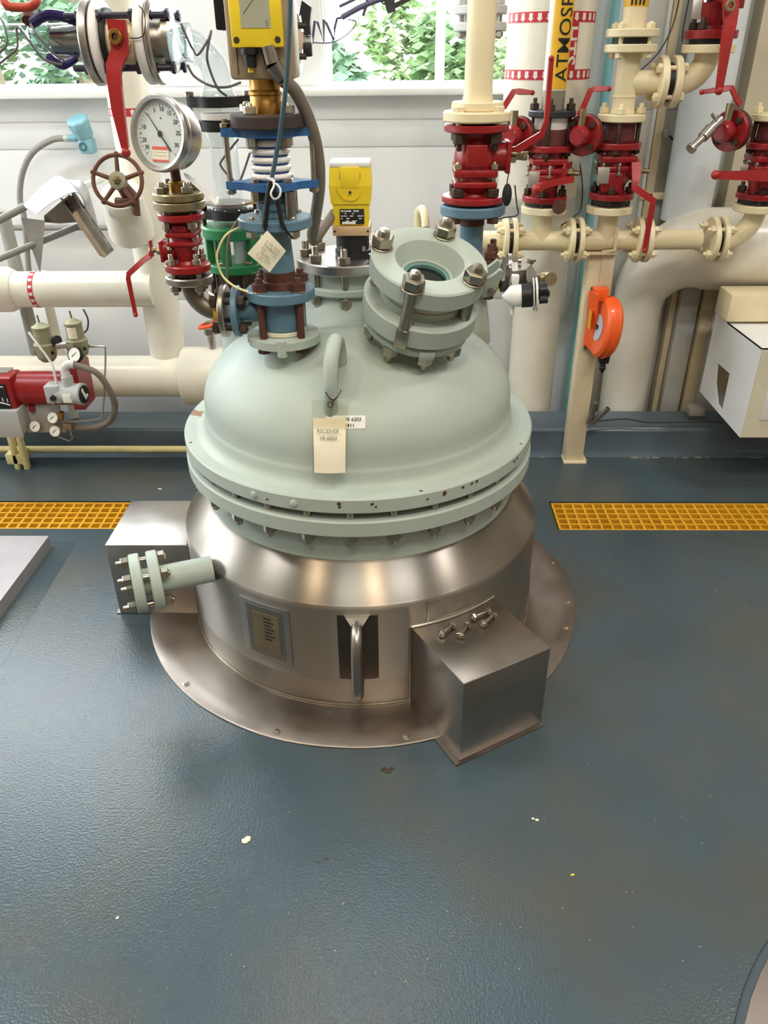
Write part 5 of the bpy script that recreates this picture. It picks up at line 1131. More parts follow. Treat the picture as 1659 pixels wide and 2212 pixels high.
def coupling(z, th, m=BLACK):
    poly = []
    for i in range(36):
        a = 2*pi*i/36; r = .056+.026*max(0, cos(2*(a-.15)))**6; poly.append((r*cos(a), r*sin(a)))
    return GC.part('coupling', MB().prism(poly, z-th/2, z+th/2, MGc), m)
coupling(c1, .022); coupling(c2, .024); coupling(c3, .024); coupling(c1+.028, .006, SSD)
for a in (.15, pi+.15):
    x, y = xG+.074*cos(a), yG+.074*sin(a); GC.part('tie_bolt', MB().cyl((x, y, c2-.022), (x, y, c3+.016), .0055, n=10).hexa(TR(x, y, 0), .018, c2-.021, c2-.0125).hexa(TR(x, y, 0), .02, c3+.0125, c3+.024), BOLT)
    GC.part('tie_bolt', MB().cyl((x, y, gz3+.001), (x, y, c1+.02), .006, n=10).hexa(TR(x, y, 0), .02, c1+.0115, c1+.024), DBOLT)
GC.part('ptfe_disc', MB().disc(.05, c2+.014, c2+.03, MGc, 32), PTFE)
zhg = zG(95, 0, 440)
GC.part('glass_pipe', MB().tube([(xG, yG, c3+.013), (xG, yG, zhg-.09)]+[(xG-.08+.08*cos(a), yG, zhg-.08+.08*sin(a)) for a in [pi/2*i/8 for i in range(9)]]+[(A(410, 90, yG)[0], yG, zhg)], [.046]+[gr_]*11, 28), GLASS, ang=60)
# horizontal glass line, steel flanges and white lined valve with the long red lever
zh2 = zG(92, 0, 220); HM = frame((A(255, 90, yG)[0], yG, zh2), (1, 0, 0), (0, 0, 1))
def xa_(u): return A(u, 85, yG)[0]-HM.translation[0]
HV = T('lined_valve', 'white flanged lined valve with a long red lever in the glass line at top left', 'valve', HM.translation-V((0, 0, .1)))
HV.part('flange', MB().disc(.094, xa_(217), xa_(234), HM, 48, .005), PTFE); HV.part('flange', MB().disc(.094, xa_(310), xa_(330), HM, 48, .005), PTFE)
HV.part('body', MB().lathe([(.05, xa_(234)), (.062, xa_(248)), (.062, xa_(298)), (.05, xa_(310))], HM, 32), CREAM)
HV.part('seat_ring', MB().disc(.074, xa_(234)+.0005, xa_(244), HM, 36), BLACK)
sb3 = studmesh('valve_stud', .0075, xa_(165), xa_(385), [(xa_(232), xa_(240)), (xa_(300), xa_(309)), (xa_(338), xa_(346)), (xa_(376), xa_(384)), (xa_(190), xa_(196))], .024, mat('blue_black_bolt', (58, 54, 72), .4, .5)); HV.bolts(sb3, HM, 4, .078, pi/4, name='stud')
HV.part('stem_boss', MB().cyl(A(258, 82, yG), A(258, 82, yG-.10), .026, n=20), CREAM)
HV.part('lever', MB().bar([A(252, 42, yG-.115), A(260, 110, yG-.115), A(246, 145, yG-.125), A(247, 170, yG-.13), A(256, 240, yG-.135), A(271, 320, yG-.14)], [.044, .040, .036, .034, .030, .017], .013, (.0, -1, .15)).sph(A(272, 329, yG-.14), .0125, 12), REDL)
HV.part('lever_nut', MB().ring(.008, .0175, 0, .012, frame(A(252, 80, yG-.122), (-.1, -1, .1)), 8, .002), BRASS); HV.part('lever_stem', MB().cyl(A(252, 80, yG-.11), A(252, 80, yG-.13), .008, n=10), RUST)
HV.part('tag_wire', MB().tube(cat([A(280, 82, yG-.1), A(300, 82, yG-.1), A(312, 70, yG-.1), A(312, 30, yG-.1), A(300, 12, yG-.1)], 5), .0013, 6), DBOLT)
LG = T('glass_line', 'horizontal clear glass pipe with steel backing flange at the top left window', 'glass pipe', (xa_(100)+HM.translation[0], yG, zh2-.05))
LG.part('backing_flange', MB().ring(.045, .096, xa_(196), xa_(213), HM, 48, .004), SSB)
LG.part('glass_pipe', MB().lathe([(.043, -.9), (.043, xa_(150)), (.052, xa_(185)), (.056, xa_(196))], HM, 32, cap=False), GLASS, ang=60)
LG.part('glass_bulb', MB().sph((A(92, 80, yG)), .036, 24, (1.1, 1, 1)), GLASS, ang=60); LG.part('ferrule', MB().lathe([(.035, xa_(118)), (.04, xa_(170)), (.04, xa_(195))], HM, 28), mat('mirror_insert', (196, 194, 192), .12, 1))
LG.part('blue_grip', MB().tube(cat([A(70, 50, yG-.03), A(100, 33, yG-.04), A(135, 35, yG-.04), A(172, 48, yG-.03)], 6), .012, 10), mat('indigo_rubber', (34, 26, 84), .3)); LG.part('blue_grip', MB().tube(cat([A(105, 122, yG-.03), A(135, 142, yG-.04), A(165, 124, yG-.03)], 6), .0095, 10), mat('indigo_rubber2', (40, 30, 96), .3))
LR = T('glass_line_flange', 'double steel flange joining glass pipe to the right of the lined valve', 'flange', (xa_(350)+HM.translation[0], yG, zh2-.1))
LR.part('flange', MB().ring(.04, .095, xa_(333), xa_(346), HM, 48, .004), SSB); LR.part('collar', MB().lathe([(.055, xa_(346)), (.055, xa_(362)), (.068, xa_(363)), (.068, xa_(376)), (.05, xa_(378))], HM, 40), SSB)
LR.part('glass_pipe', MB().lathe([(.05, xa_(378)), (.041, xa_(396)), (.041, xa_(412))], HM, 28, cap=False), GLASS)
for i, (pp_, lab) in enumerate((([A(-10, 145, yG-.06), A(22, 118, yG-.07), A(38, 100, yG-.07), A(36, 58, yG-.07), A(60, 85, yG-.08), A(95, 128, yG-.07), A(135, 140, yG-.06)], 'first thin grey wire wound round the left glass pipe'), ([A(66, 52, yG-.07), A(80, 75, yG-.08), A(115, 115, yG-.07), A(140, 132, yG-.06)], 'second thin grey wire slanting across the left glass pipe'), ([A(-8, 30, yG), A(8, 52, yG-.03), A(14, 95, yG-.05), A(-8, 118, yG-.05)], 'wire loop at the left frame edge on the glass pipe'),
    ([A(398, 70, yG-.05), A(392, 52, yG-.06), A(408, 90, yG-.06), A(416, 105, yG-.05), A(428, 118, yG-.06), A(450, 85, yG-.06), A(456, 68, yG-.05), A(448, 110, yG-.06), A(450, 140, yG-.05), A(470, 190, yG-.05), A(490, 207, yG-.04)], 'grey wire zigzag on the glass pipe left of the flow meter'), ([A(405, 140, yG-.05), A(420, 165, yG-.05), A(455, 185, yG-.05), A(490, 188, yG-.04), A(520, 178, yG-.02)], 'thin wire sagging between glass pipe and flow meter'),
    ([A(515, 300, yG-.06), A(480, 345, yG-.06), A(478, 360, yG-.06), A(500, 385, yG-.06), A(517, 392, yG-.06), A(540, 330, yG-.05)], 'thin wire looped round the lower vertical glass pipe'))):
    solo('trace_wire', MB().tube(cat(pp_, 6), .003, 8), mat('grey_wire', (104, 100, 104), .5), lab, 'wire')
# white housing with black clamp at the right of the flow meter head, coiled cables by the window
yH = .35; WH = T('round_housing', 'white round valve housing with black clamps right of the flow meter head', 'valve', A(640, 150, yH)); hM = frame(A(634, 84, yH), V((1, -.05, 0)), (0, 0, 1))
WH.part('drum', MB().lathe([(.0, -.07), (.090, -.07), (.092, -.06), (.092, .0), (.088, .006), (0, .006)], hM, 40), GREYW); WH.part('rim', MB().ring(.06, .085, .006, .014, hM, 36), PTFE)
WH.part('clamp', MB().bar([A(650, 18, yH-.05), A(662, 22, yH-.05), A(662, 50, yH-.05), A(666, 76, yH-.05)], [.036, .032, .02, .016], .03, (0, -1, 0)), BLACK); WH.part('clamp', MB().box(A(665, 107, yH-.05), (.024, .03, .034), bev=.005), BLACK); WH.part('spigot', MB().cyl(A(655, 87, yH-.04), A(674, 87, yH-.04), .011, n=14), PTFE); WH.part('nut', MB().box(A(652, 88, yH-.045), (.016, .02, .04), bev=.002), mat('pink_nylon', (216, 190, 172), .5))
for u, v in ((650, 55), (650, 122)): WH.part('bolt', MB().cyl(A(u-6, v, yH-.06), A(u+12, v, yH-.06), .008, n=10), DBOLT)
for i, (pp_, r, lab, sm_) in enumerate((([A(674, 95, yH), A(680, 45, yH), A(686, 48, yH), A(700, 92, yH), A(699, 42, yH), A(705, 50, yH), A(722, 88, yH), A(723, 60, yH), A(728, 40, yH), A(738, 38, yH)], .0035, 'coiled grey cable zigzagging across the middle window', 0), ([A(738, 38, yH), A(770, 20, yH), A(800, 6, yH), A(830, -4, yH)], .007, 'thicker violet grey cable rising to the right across the window', 1), ([A(733, 14, yH), A(750, 6, yH), A(775, -6, yH)], .004, 'upper cable at the top of the middle window', 1), ([A(795, -8, yH), A(790, 15, yH), A(784, 34, yH)], .004, 'hanging cable end in front of the window', 1), ([A(675, 92, yH), A(715, 92, yH), A(745, 78, yH), A(765, 58, yH), A(768, 46, yH), A(750, 42, yH)], .0015, 'very thin grey wire arc in front of the window', 1))):
    solo('coiled_cable' if i == 0 else 'window_cable', MB().tube(cat(pp_, 5) if sm_ else pp_, r, 8), mat('violet_grey_cable', (98, 90, 122), .5), lab, 'cable')
CV = T('hanging_camera_clamp', 'dark clamp with arm at the very top above the middle window', 'clamp', A(845, 25, yH)); CV.part('jaw', MB().bar([A(838, -15, yH), A(843, 12, yH), A(846, 27, yH)], [.03, .026, .022], .03, (0, -1, 0)), CABLE); CV.part('arm', MB().bar([A(846, 16, yH), A(866, 6, yH), A(888, -6, yH)], .012, .012, (0, -1, 0)), CABLE); CV.part('ring', MB().tube([A(830+5*cos(a), 4+5*sin(a), yH) for a in [2*pi*i/12 for i in range(12)]], .0018, 6, True), CABLE)
# loops of sample tubing around the green indicator
solo('sample_tubing', MB().tube(cat([A(532, 482, BY+.02), A(520, 490, BY+.02), A(490, 506, BY+.0), A(473, 535, BY), A(469, 560, BY), A(480, 595, BY), A(505, 618, BY-.02), A(536, 631, BY-.06)], 7), .0028, 8), PALEY, 'thin cream tubing looping down in front of the green flow indicator', 'tubing')
solo('dark_tubing', MB().tube(cat([A(524, 463, BY+.05), A(505, 490, BY+.05), A(494, 520, BY+.05), A(492, 560, BY+.05), A(490, 620, BY+.05)], 6), .0035, 8), PVCD, 'thin brown tubing hanging straight in front of the green flow indicator', 'tubing')
solo('yellow_clip', MB().box(A(533, 476, BY+.02), (.009, .006, .018), bev=.001), YELD, 'small yellow clip on the tubing left of the flow meter columns', 'clip')

# ================================================================== LEFT BACKGROUND PIPES
yA = 1.0
PA, xA = pipe_v('lagged_pipe', 'tall white lagged pipe at the left behind the pressure gauge', 283, 250, yA+.045, .0745, .38, 3.2, WHITEP)
for v in (243,): arrow_band(PA, xA, yA+.045, .0745, zf(280, v, yA-.03), .026, up=True, n=16)
zh1 = zf(160, 629, .97); LP1 = MB(); ml = frame((-2.6, yA, zh1), (1, 0, 0))
PA.part('upper_run', MB().lathe([(.071, 0), (.071, 2.6+xA)], ml, 32), WHITEP)
PA.part('upper_collar', MB().lathe([(.09, 0), (.09, .0+(A(30, 660, yA)[0]+2.6)), (.075, .03+(A(30, 660, yA)[0]+2.6))], ml, 32), WHITEP)
xt = A(65, 630, yA-.07)[0]+2.6; arrow_band(PA, 0, 0, .071, xt, .02, axis=ml, n=16)
zl2 = zf(280, 818, .97); ml2 = frame((-2.6, yA, zl2), (1, 0, 0))
PA.part('lower_run', MB().lathe([(.088, 0), (.088, 2.6+xA+.1)], ml2, 32), WHITEP)
xcap = A(400, 815, yA)[0]; PA.part('end_jacket', MB().lathe([(.118, 0), (.124, .006), (.124, .5)], frame((xcap, yA, zl2), (1, 0, 0)), 36), WHITEP)
# slanted valve insulation bulge with handwheel
PA.part('valve_jacket', MB().cyl(A(285, 500, yA-.02), A(262, 420, yA-.12), .088, .075, n=28), WHITEP)
PA.part('jacket_disc', MB().cyl(A(250, 458, yA-.16), A(250, 458, yA-.145), .025, n=20), GREYW)
hwc = A(254, 390, .80); HN = V((.05, -.93, .36)).normalized(); HWM = frame(hwc, HN, (1, 0, 0)); Rh = .086
HW = T('handwheel', 'rusty five-spoke handwheel at the left under the red lever', 'handwheel', hwc)
HW.part('rim', MB().tube([HWM @ V((Rh*cos(a), Rh*sin(a), 0)) for a in [2*pi*i/48 for i in range(48)]], .0075, 10, True), RUSTW)
for i in range(5):
    a = pi/2+2*pi*i/5; HW.part('spoke', MB().tube([HWM @ V((.02*cos(a), .02*sin(a), -.006)), HWM @ V((Rh*cos(a), Rh*sin(a), 0))], [.0085, .0068], 10).sph((Rh*1.04*cos(a), Rh*1.04*sin(a), 0), .010, 10, (1, 1, 1), HWM), RUSTW)
HW.part('hub', MB().lathe([(.030, -.02), (.032, -.004), (.030, .006), (.016, .008)], HWM, 18), mat('green_grey_hub', (140, 136, 110), .5, .4, var=.15, scale=30)); HW.part('hub_nut', MB().hexa(HWM, .026, .006, .022).disc(.008, .02, .03, HWM, 12), mat('hub_nut', (120, 104, 70), .5, .6))
HW.part('yoke', MB().tube([HWM @ V((0, 0, -.02)), HWM @ V((.012, -.03, -.10))], [.02, .028], 14).tube([HWM @ V((-.03, -.055, -.07)), HWM @ V((.05, -.06, -.06)), HWM @ V((.04, -.1, -.08))], .014, 10), RUSTW)
# blue transmitter with conduit
tb = A(178, 290, 1.42); TB = T('pressure_transmitter', 'light blue pressure transmitter on the wall at the left of the lagged pipe', 'instrument', tb-V((0, 0, .06)))
tM = frame(tb+V((.0, 0, .018)), V((-.1, -.42, .9)).normalized(), (1, 0, 0)); TB.part('cap', MB().lathe([(0, .046), (.042, .046), (.047, .040), (.047, .018)], tM, 8), DUSKB); TB.part('body', MB().lathe([(.040, .018), (.040, -.02), (.034, -.035)], tM, 24), DUSKB); TB.part('lower_housing', MB().box(tb+V((.01, .01, -.045)), (.06, .06, .06), bev=.01), DUSKB); TB.part('port_ring', MB().ring(.011, .017, 0, .006, frame(tb+V((.0, -.02, -.045)), (0, -1, .1)), 20), mat('dark_blue_ring', (70, 110, 124), .4)); TB.part('entry', MB().cyl(tb+V((-.03, 0, -.015)), tb+V((-.062, 0, -.015)), .014, n=14), DUSKB); TB.part('gland', MB().cyl(tb+V((-.062, 0, -.015)), tb+V((-.08, 0, -.015)), .015, n=8), GREYW)
solo('left_conduit', MB().tube(cat([tb+V((-.08, 0, -.015)), A(110, 303, 1.42), A(70, 330, 1.42), A(48, 375, 1.42), A(43, 430, 1.42), A(52, 470, 1.42), A(60, 560, 1.44), A(65, 620, 1.44)], 6), .0125, 12), PVC, 'grey conduit curving from the light blue transmitter down the left wall', 'conduit')
# metal shade sheet over rods, slotted strut
yS = .62
SH = T('metal_shade', 'dented grey metal sheet draped like a saddle over rods at the left edge', 'sheet metal cover', A(100, 590, yS))
def bend_sheet(rows, th):
    b = MB(); m = len(rows); n = len(rows[0])
    P = [[V(p) for p in r] for r in rows]
    for s in (0, 1):
        for i in range(m):
            for j in range(n):
                du = P[min(i+1, m-1)][j]-P[max(i-1, 0)][j]; dv = P[i][min(j+1, n-1)]-P[i][max(j-1, 0)]; nn = du.cross(dv).normalized(); b.v.append(P[i][j]+nn*th*s)
    K = m*n
    for i in range(m-1):
        for j in range(n-1):
            a = i*n+j; b.f.append((a, a+1, a+n+1, a+n)); b.f.append((K+a, K+a+n, K+a+n+1, K+a+1))
    rim = [i*n for i in range(m-1)]+[(m-1)*n+j for j in range(n-1)]+[i*n+n-1 for i in range(m-1, 0, -1)]+[j for j in range(n-1, 0, -1)]
    for i in range(len(rim)): a, c2 = rim[i], rim[(i+1) % len(rim)]; b.f.append((a, c2, K+c2, K+a))
    return b
ridge0 = cat([A(47, 448, yS+.02), A(85, 462, yS-.02)], 1)
front = cat([A(80, 462, yS-.10), A(120, 432, yS-.10), A(160, 414, yS-.09), A(182, 432, yS-.07), A(188, 468, yS-.05), A(200, 485, yS-.03)], 4)
back = cat([A(46, 448, yS+.06), A(90, 405, yS+.08), A(122, 379, yS+.08), A(150, 390, yS+.08), A(185, 398, yS+.1), A(212, 486, yS+.1)], 4)
rows = []
for k2 in range(7):
    t_ = k2/6; rows.append([front[i]*(1-t_)+back[i]*t_+V((0, 0, .006*sin(pi*t_)+.0015*sin(7*i+3*k2))) for i in range(len(front))])
SHM = mat('galvanised_sheet', (196, 194, 196), .38, .75, var=.1, scale=14, bump=.3, bscale=40)
SH.part('saddle', bend_sheet(rows, .002), SHM, ang=60)
SH.part('inner_web', MB().add([A(95, 466, yS), A(150, 420, yS), A(172, 440, yS), A(165, 480, yS), A(128, 483, yS), A(96, 480, yS), A(95, 466, yS+.006), A(150, 420, yS+.006), A(172, 440, yS+.006), A(165, 480, yS+.006), A(128, 483, yS+.006), A(96, 480, yS+.006)], [(0, 1, 2, 3, 4, 5), (11, 10, 9, 8, 7, 6)]+[(i, (i+1) % 6, 6+(i+1) % 6, 6+i) for i in range(6)]), SSD)
SH.part('pointed_flap', MB().add([A(45, 470, yS+.0), A(97, 476, yS-.02), A(93, 530, yS-.02), A(87, 591, yS-.01), A(70, 540, yS), A(45, 470, yS+.006), A(97, 476, yS-.014), A(93, 530, yS-.014), A(87, 591, yS-.004), A(70, 540, yS+.006)], [(0, 1, 2, 3, 4), (9, 8, 7, 6, 5)]+[(i, (i+1) % 5, 5+(i+1) % 5, 5+i) for i in range(5)]), SSD)
s0_, s1_ = A(152, 425, yS-.03), A(236, 548, yS-.12)
SC = T('slotted_strut', 'grey slotted steel channel jutting down to the right under the metal sheet', 'strut', s1_)
sx_ = (s1_-s0_); sM = frame(s0_, sx_, (1, 0, .3)); Ls_ = sx_.length
SC.part('channel_web', MB().box((0, .0, Ls_/2), (.042, .003, Ls_), sM), SSD); SC.part('channel_side', MB().box((.0205, .016, Ls_/2), (.003, .032, Ls_), sM), SSD); SC.part('channel_side', MB().box((-.0205, .016, Ls_/2), (.003, .032, Ls_), sM), SSD)
for i in range(4): SC.part('slot', MB().box((.0222, .016, Ls_*(.35+.2*i)), (.0008, .008, .026), sM), BLACK)
for (a, b, r, lab) in ((A(-30, 490, yS-.05), A(54, 446, yS+.0), .013, 'upper pale grey rod at the left edge going under the metal sheet'), (A(-30, 570, yS-.05), A(170, 488, yS+.05), .0115, 'lower grey rod crossing under the metal sheet at the left')):
    solo('support_rod', MB().cyl(a, b, r, n=14), PVC, lab, 'rod')
solo('wall_rod', MB().cyl(A(175, 405, 1.0), A(222, 385, 1.05), .013, n=14), GREYW, 'short pale rod end behind the handwheel at the left', 'rod')
solo('wall_conduit', MB().tube([A(25, 492, 1.46), A(265, 492, 1.46)], .012, 12), PVC, 'horizontal grey conduit on the wall behind the metal sheet', 'conduit')
q = A(40, 600, 1.13); solo('steel_upright', MB().cyl((q[0], 1.13, ZK+.001), (q[0], 1.13, 1.05), .027, n=18), PVC, 'grey steel upright tube behind the white pipes at the far left', 'post')
solo('back_cable', MB().tube(cat([A(180, 668, 1.46), A(190, 690, 1.46), A(188, 712, 1.46), A(176, 722, 1.45)], 5), .004, 8), CABLE, 'short dark cable behind the right khaki regulator', 'cable')
q = A(115, 700, 1.17); solo('white_downpipe', MB().cyl((q[0], 1.17, ZK+.001), (q[0], 1.17, .80), .02, n=16), WHITEP, 'thin white downpipe on the wall between the two regulators', 'pipe')
# orange handle drain cock on the end jacket
zj = zl2+.124; q = A(458, 740, yA); OV = T('drain_cock', 'small stainless drain cock with an orange loop handle left of the vessel', 'valve', (q[0], yA, zj))
ztp = zf(458, 705, yA); OV.part('stub', MB().cyl((q[0], yA, zj-.004), (q[0], yA, ztp-.03), .016, n=14), SSB); OV.part('nut', MB().hexa(TR(q[0], yA, 0), .05, ztp-.035, ztp-.002), SSB); OV.part('cap', MB().lathe([(.018, ztp-.002), (.018, ztp+.02)], TR(q[0], yA, 0), 14), BRASSG)
OV.part('loop_handle', MB().tube([(q[0]+.042*cos(a), yA+.03*sin(a)-.01, ztp+.012+.012*cos(a)) for a in [2*pi*i/28 for i in range(28)]], .008, 10, True, flat=.8), mat('orange_dip', (244, 96, 54), .4))
# ------------------------------------------------------------------ control valve group
yC = .78
AC = T('actuator', 'red pneumatic valve actuator with black scale plate at the lower left', 'actuator', A(90, 880, yC))
zA = zf(90, 838, yC); aM = frame((A(-60, 838, yC)[0], yC, zA), (1, 0, 0), (0, 0, 1)); Lx = lambda u: A(u, 838, yC)[0]-aM.translation[0]
AC.part('cylinder', MB().lathe([(.068, 0), (.068, Lx(165)), (.064, Lx(172))], aM, 40), RED)
AC.part('end_flange', MB().prism([(-.07, -.06), (.105, -.075), (.125, -.03), (.125, .03), (.105, .06), (-.07, .06)], Lx(165), Lx(188), frame(aM.translation, (1, 0, 0), (0, 0, 1))), RED)
AC.part('window_frame', MB().box((A(18, 830, yC)[0]-.04, yC-.03, zA+.002), (.19, .11, .145), bev=.012), RED); so = AC.part('scale_plate', MB().box((A(12, 830, yC)[0]-.03, yC-.087, zA-.002), (.15, .004, .105), bev=.003), BLACK)
sc = MB()
for i in range(7): sc.box((A(12, 830, yC)[0]-.07+.018*i, yC-.0895, zA-.012-.0006*(i-3)**2), (.0035, .001, .016))
sc.tube([(A(12, 830, yC)[0]-.075+.012*i, yC-.0895, zA-.024-.00045*(i-4.5)**2) for i in range(11)], .0022, 6); sc.box((A(12, 830, yC)[0]+.02, yC-.0895, zA+.04), (.03, .001, .004)); AC.part('scale_marks', sc, LABELW, so)
AC.part('top_plate', MB().box((A(0, 795, yC)[0]+.0, yC, zA+.075), (.08, .06, .004)), SSB)
AC.part('mount_foot', MB().box((A(75, 872, yC)[0], yC-.02, zA-.075), (.02, .04, .025)), RED)
# positioner
pc_ = A(155, 850, yC-.13); PO = T('positioner', 'grey valve positioner with a round glass end under the red actuator end', 'instrument', pc_-V((0, 0, .05)))
PO.part('housing', MB().lathe([(.036, -.055), (.04, -.05), (.04, .03), (.043, .032), (.043, .048), (.04, .05)], frame(pc_, (1, -.15, .0), (0, 0, 1)), 28), GREYB); PO.part('block', MB().box(pc_+V((-.065, 0, .005)), (.055, .06, .07), bev=.003), GREYB); PO.part('neck', MB().cyl(pc_+V((-.005, 0, .03)), pc_+V((-.005, 0, .07)), .022, n=16), GREYB)
gE = frame(pc_+V((.05, -.0075, 0)), (1, -.15, 0), (0, 0, 1)); PO.part('glass_end', MB().disc(.036, .0, .003, gE, 28, .001), DGLASS); PO.part('pointer', MB().box((.004, .002, .0035), (.05, .012, .001), gE @ RZ(.4)).box((-.01, -.012, .0035), (.012, .02, .001), gE), LABELW)
PO.part('plug', MB().cyl(pc_+V((-.06, -.03, -.005)), pc_+V((-.06, -.042, -.005)), .011, n=12), BLACK); PO.part('plug_cap', MB().cyl(pc_+V((-.06, -.036, -.018)), pc_+V((-.06, -.05, -.018)), .008, n=12), BOLT); PO.part('label', MB().box(pc_+V((-.004, -.040, -.004)), (.034, .003, .036), bev=.0005), LABELW)
PO.part('elbow_fitting', MB().tube(cat([pc_+V((-.005, 0, .07)), pc_+V((-.006, 0, .10)), pc_+V((.012, 0, .118)), pc_+V((.035, 0, .118))], 5), .0165, 14), GREYW)
solo('grey_conduit', MB().tube(cat([pc_+V((.03, 0, .118)), A(205, 803, yC-.13), A(232, 835, yC-.12), A(248, 875, yC-.10), A(238, 908, yC-.08), A(205, 923, yC-.06), A(150, 922, yC-.03), A(135, 918, yC)], 7), .0125, 12), PVCD, 'thick grey conduit looping from the positioner round to the junction box', 'conduit')
solo('steel_tube', MB().tube(cat([A(193, 749, yC-.03), A(222, 749, yC-.05), A(228, 757, yC-.05), A(226, 830, yC-.06), A(221, 892, yC-.06), A(212, 905, yC-.06), A(150, 911, yC-.05), A(125, 910, yC-.04)], 5), .0035, 8), SSB, 'thin steel tube bent down from the right regulator to the valve panel', 'tubing')
solo('plastic_tube', MB().tube(cat([A(62, 718, yC-.05), A(85, 748, yC-.08), A(108, 780, yC-.10), A(116, 800, yC-.12), A(122, 828, yC-.13)], 5), .005, 8), GREYW, 'pale plastic tube slanting across the left regulator to the positioner', 'tubing')
def regulator(label, u, v, yy, gauge):
    c = A(u, v, yy); t = T('air_regulator', label, 'regulator', c-V((0, 0, .07)))
    M = TR(*c); t.part('bonnet', MB().lathe([(.04, .0), (.033, .005), (.031, .058), (.034, .06), (.034, .068), (.02, .075), (.012, .082), (0, .083)], M, 24), KHAKI); t.part('body', MB().lathe([(.022, -.07), (.036, -.055), (.04, -.04), (.044, 0), (.03, .004)], M, 8), KHAKI); t.part('screw', MB().cyl(c+V((0, 0, .08)), c+V((-.003, 0, .112)), .0035, n=8), BOLT)
    for a in (-2.6, -.6): t.part('port', MB().cyl(c+V((.038*cos(a), .038*sin(a), -.03)), c+V((.042*cos(a), .042*sin(a), -.03)), .007, n=10), BLACK)
    return t, c
RA, ca = regulator('left khaki air regulator above the red actuator', 96, 742, yC-.04, 0); RB_, cb2 = regulator('right khaki air regulator with paper label and a small dial below', 165, 733, yC-.04, 1)
RB_.part('paper_label', MB().lathe([(.0335, .012), (.0335, .056)], TR(*cb2), 10, -2.1, -1.0), PAPER); RB_.part('link_pipe', MB().cyl(ca+V((.03, 0, -.012)), cb2+V((-.03, 0, -.02)), .0125, n=14), SSB); RB_.part('outlet', MB().cyl(cb2+V((.03, 0, -.02)), A(193, 749, yC-.03), .007, n=10), BRASSG)
RA.part('black_dial', MB().disc(.026, -.006, .006, frame(ca+V((.045, .01, .002)), (.9, -.3, 0), (0, 0, 1)), 20), BLACK)
def dial(t, c, n, r, rim):
    M = frame(c, n, V((0, 0, 1)).cross(V(n))); t.part('dial_case', MB().lathe([(0, -.022), (r*.8, -.022), (r, -.016), (r, .0), (r*.92, .002), (r*.9, -.002)], M, 28), rim); f = t.part('dial_face', MB().disc(r*.9, -.003, -.0005, M, 24, .0003), LABELW); t.part('dial_needle', MB().bar([M @ V((-r*.35, -r*.3, .001)), M @ V((r*.3, r*.3, .001))], [.003, .001], .0005, n), INK, f)
dial(RB_, A(160, 766, yC-.11), V((-.25, -.85, .35)).normalized(), .030, BLACK)
# junction box, panel with three gauges, yellow bracket
JB = T('junction_box', 'grey junction box at the left edge under the actuator', 'junction box', A(20, 940, yC-.08)); q = A(22, 915, yC-.1); JB.part('box', MB().box(q+V((-.1, .04, .005)), (.29, .10, .105), bev=.004), GREYB); JB.part('lid', MB().box(q+V((-.1, -.014, .005)), (.30, .012, .115), bev=.003), GREYB)
PN = T('gauge_panel', 'grey mounting plate with three small white dials right of the junction box', 'panel', A(95, 940, yC-.03)); q = A(92, 905, yC-.03); PN.part('plate', MB().box(q+V((0, .01, .0)), (.16, .006, .13), bev=.002), GREYB)
for u, v in ((75, 921), (113, 902), (118, 931)): dial(PN, A(u, v, yC-.07), V((-.1, -.9, .35)).normalized(), .0245, mat('steel_rim', (196, 184, 170), .35, .7)); PN.part('dial_stem', MB().cyl(A(u+3, v-6, yC-.05), A(u+5, v-10, yC-.02), .009, n=10), BRASS)
PN.part('brass_block', MB().box(A(148, 920, yC-.06), (.035, .03, .03), bev=.003), BRASSG); PN.part('drain_tube', MB().tube([A(150, 926, yC-.07), A(157, 947, yC-.07), A(150, 953, yC-.07), A(125, 943, yC-.07)], .003, 8), SSB); PN.part('fitting', MB().cyl(A(133, 890, yC-.07), A(133, 903, yC-.07), .01, n=10), BRASS)
BRK = T('yellow_bracket', 'pale yellow double strut bracket under the junction box at the left', 'bracket', A(35, 990, .93))
for du in (-9, 10): BRK.part('strut', MB().box(V((A(36+du, 960, .9)[0], .9, A(36, 938, .9)[2]/2)), (.02, .03, A(36, 938, .9)[2]), bev=.002), PALEY)
BRK.part('clamp', MB().box((A(36, 970, .93)[0], .93, .05), (.075, .09, .05), bev=.005), PALEY)
zy_ = zf(200, 970, .97); solo('floor_pipe', MB().cyl((-2.6, .97, zy_), (-.30, .97, zy_), .0145, n=18), PALEY, 'pale yellow pipe running low along the kerb at the left', 'pipe')
# orange-red handle at top left, out of frame valve
TH = T('red_handle', 'worn orange-red loop handle at the very top left corner', 'handle', A(45, 15, .1)); TH.part('loop', MB().tube(cat([A(2, -14, .05), A(10, 5, .03), A(25, 15, .03), A(62, 15, .03), A(76, 6, .03), A(84, -14, .05)], 6), .011, 12, flat=.9), mat('worn_orange_red', (186, 64, 40), .45, var=.15, scale=40)); TH.part('stem', MB().cyl(A(62, 30, .1), A(60, 45, .08), .014, n=14), RUST)

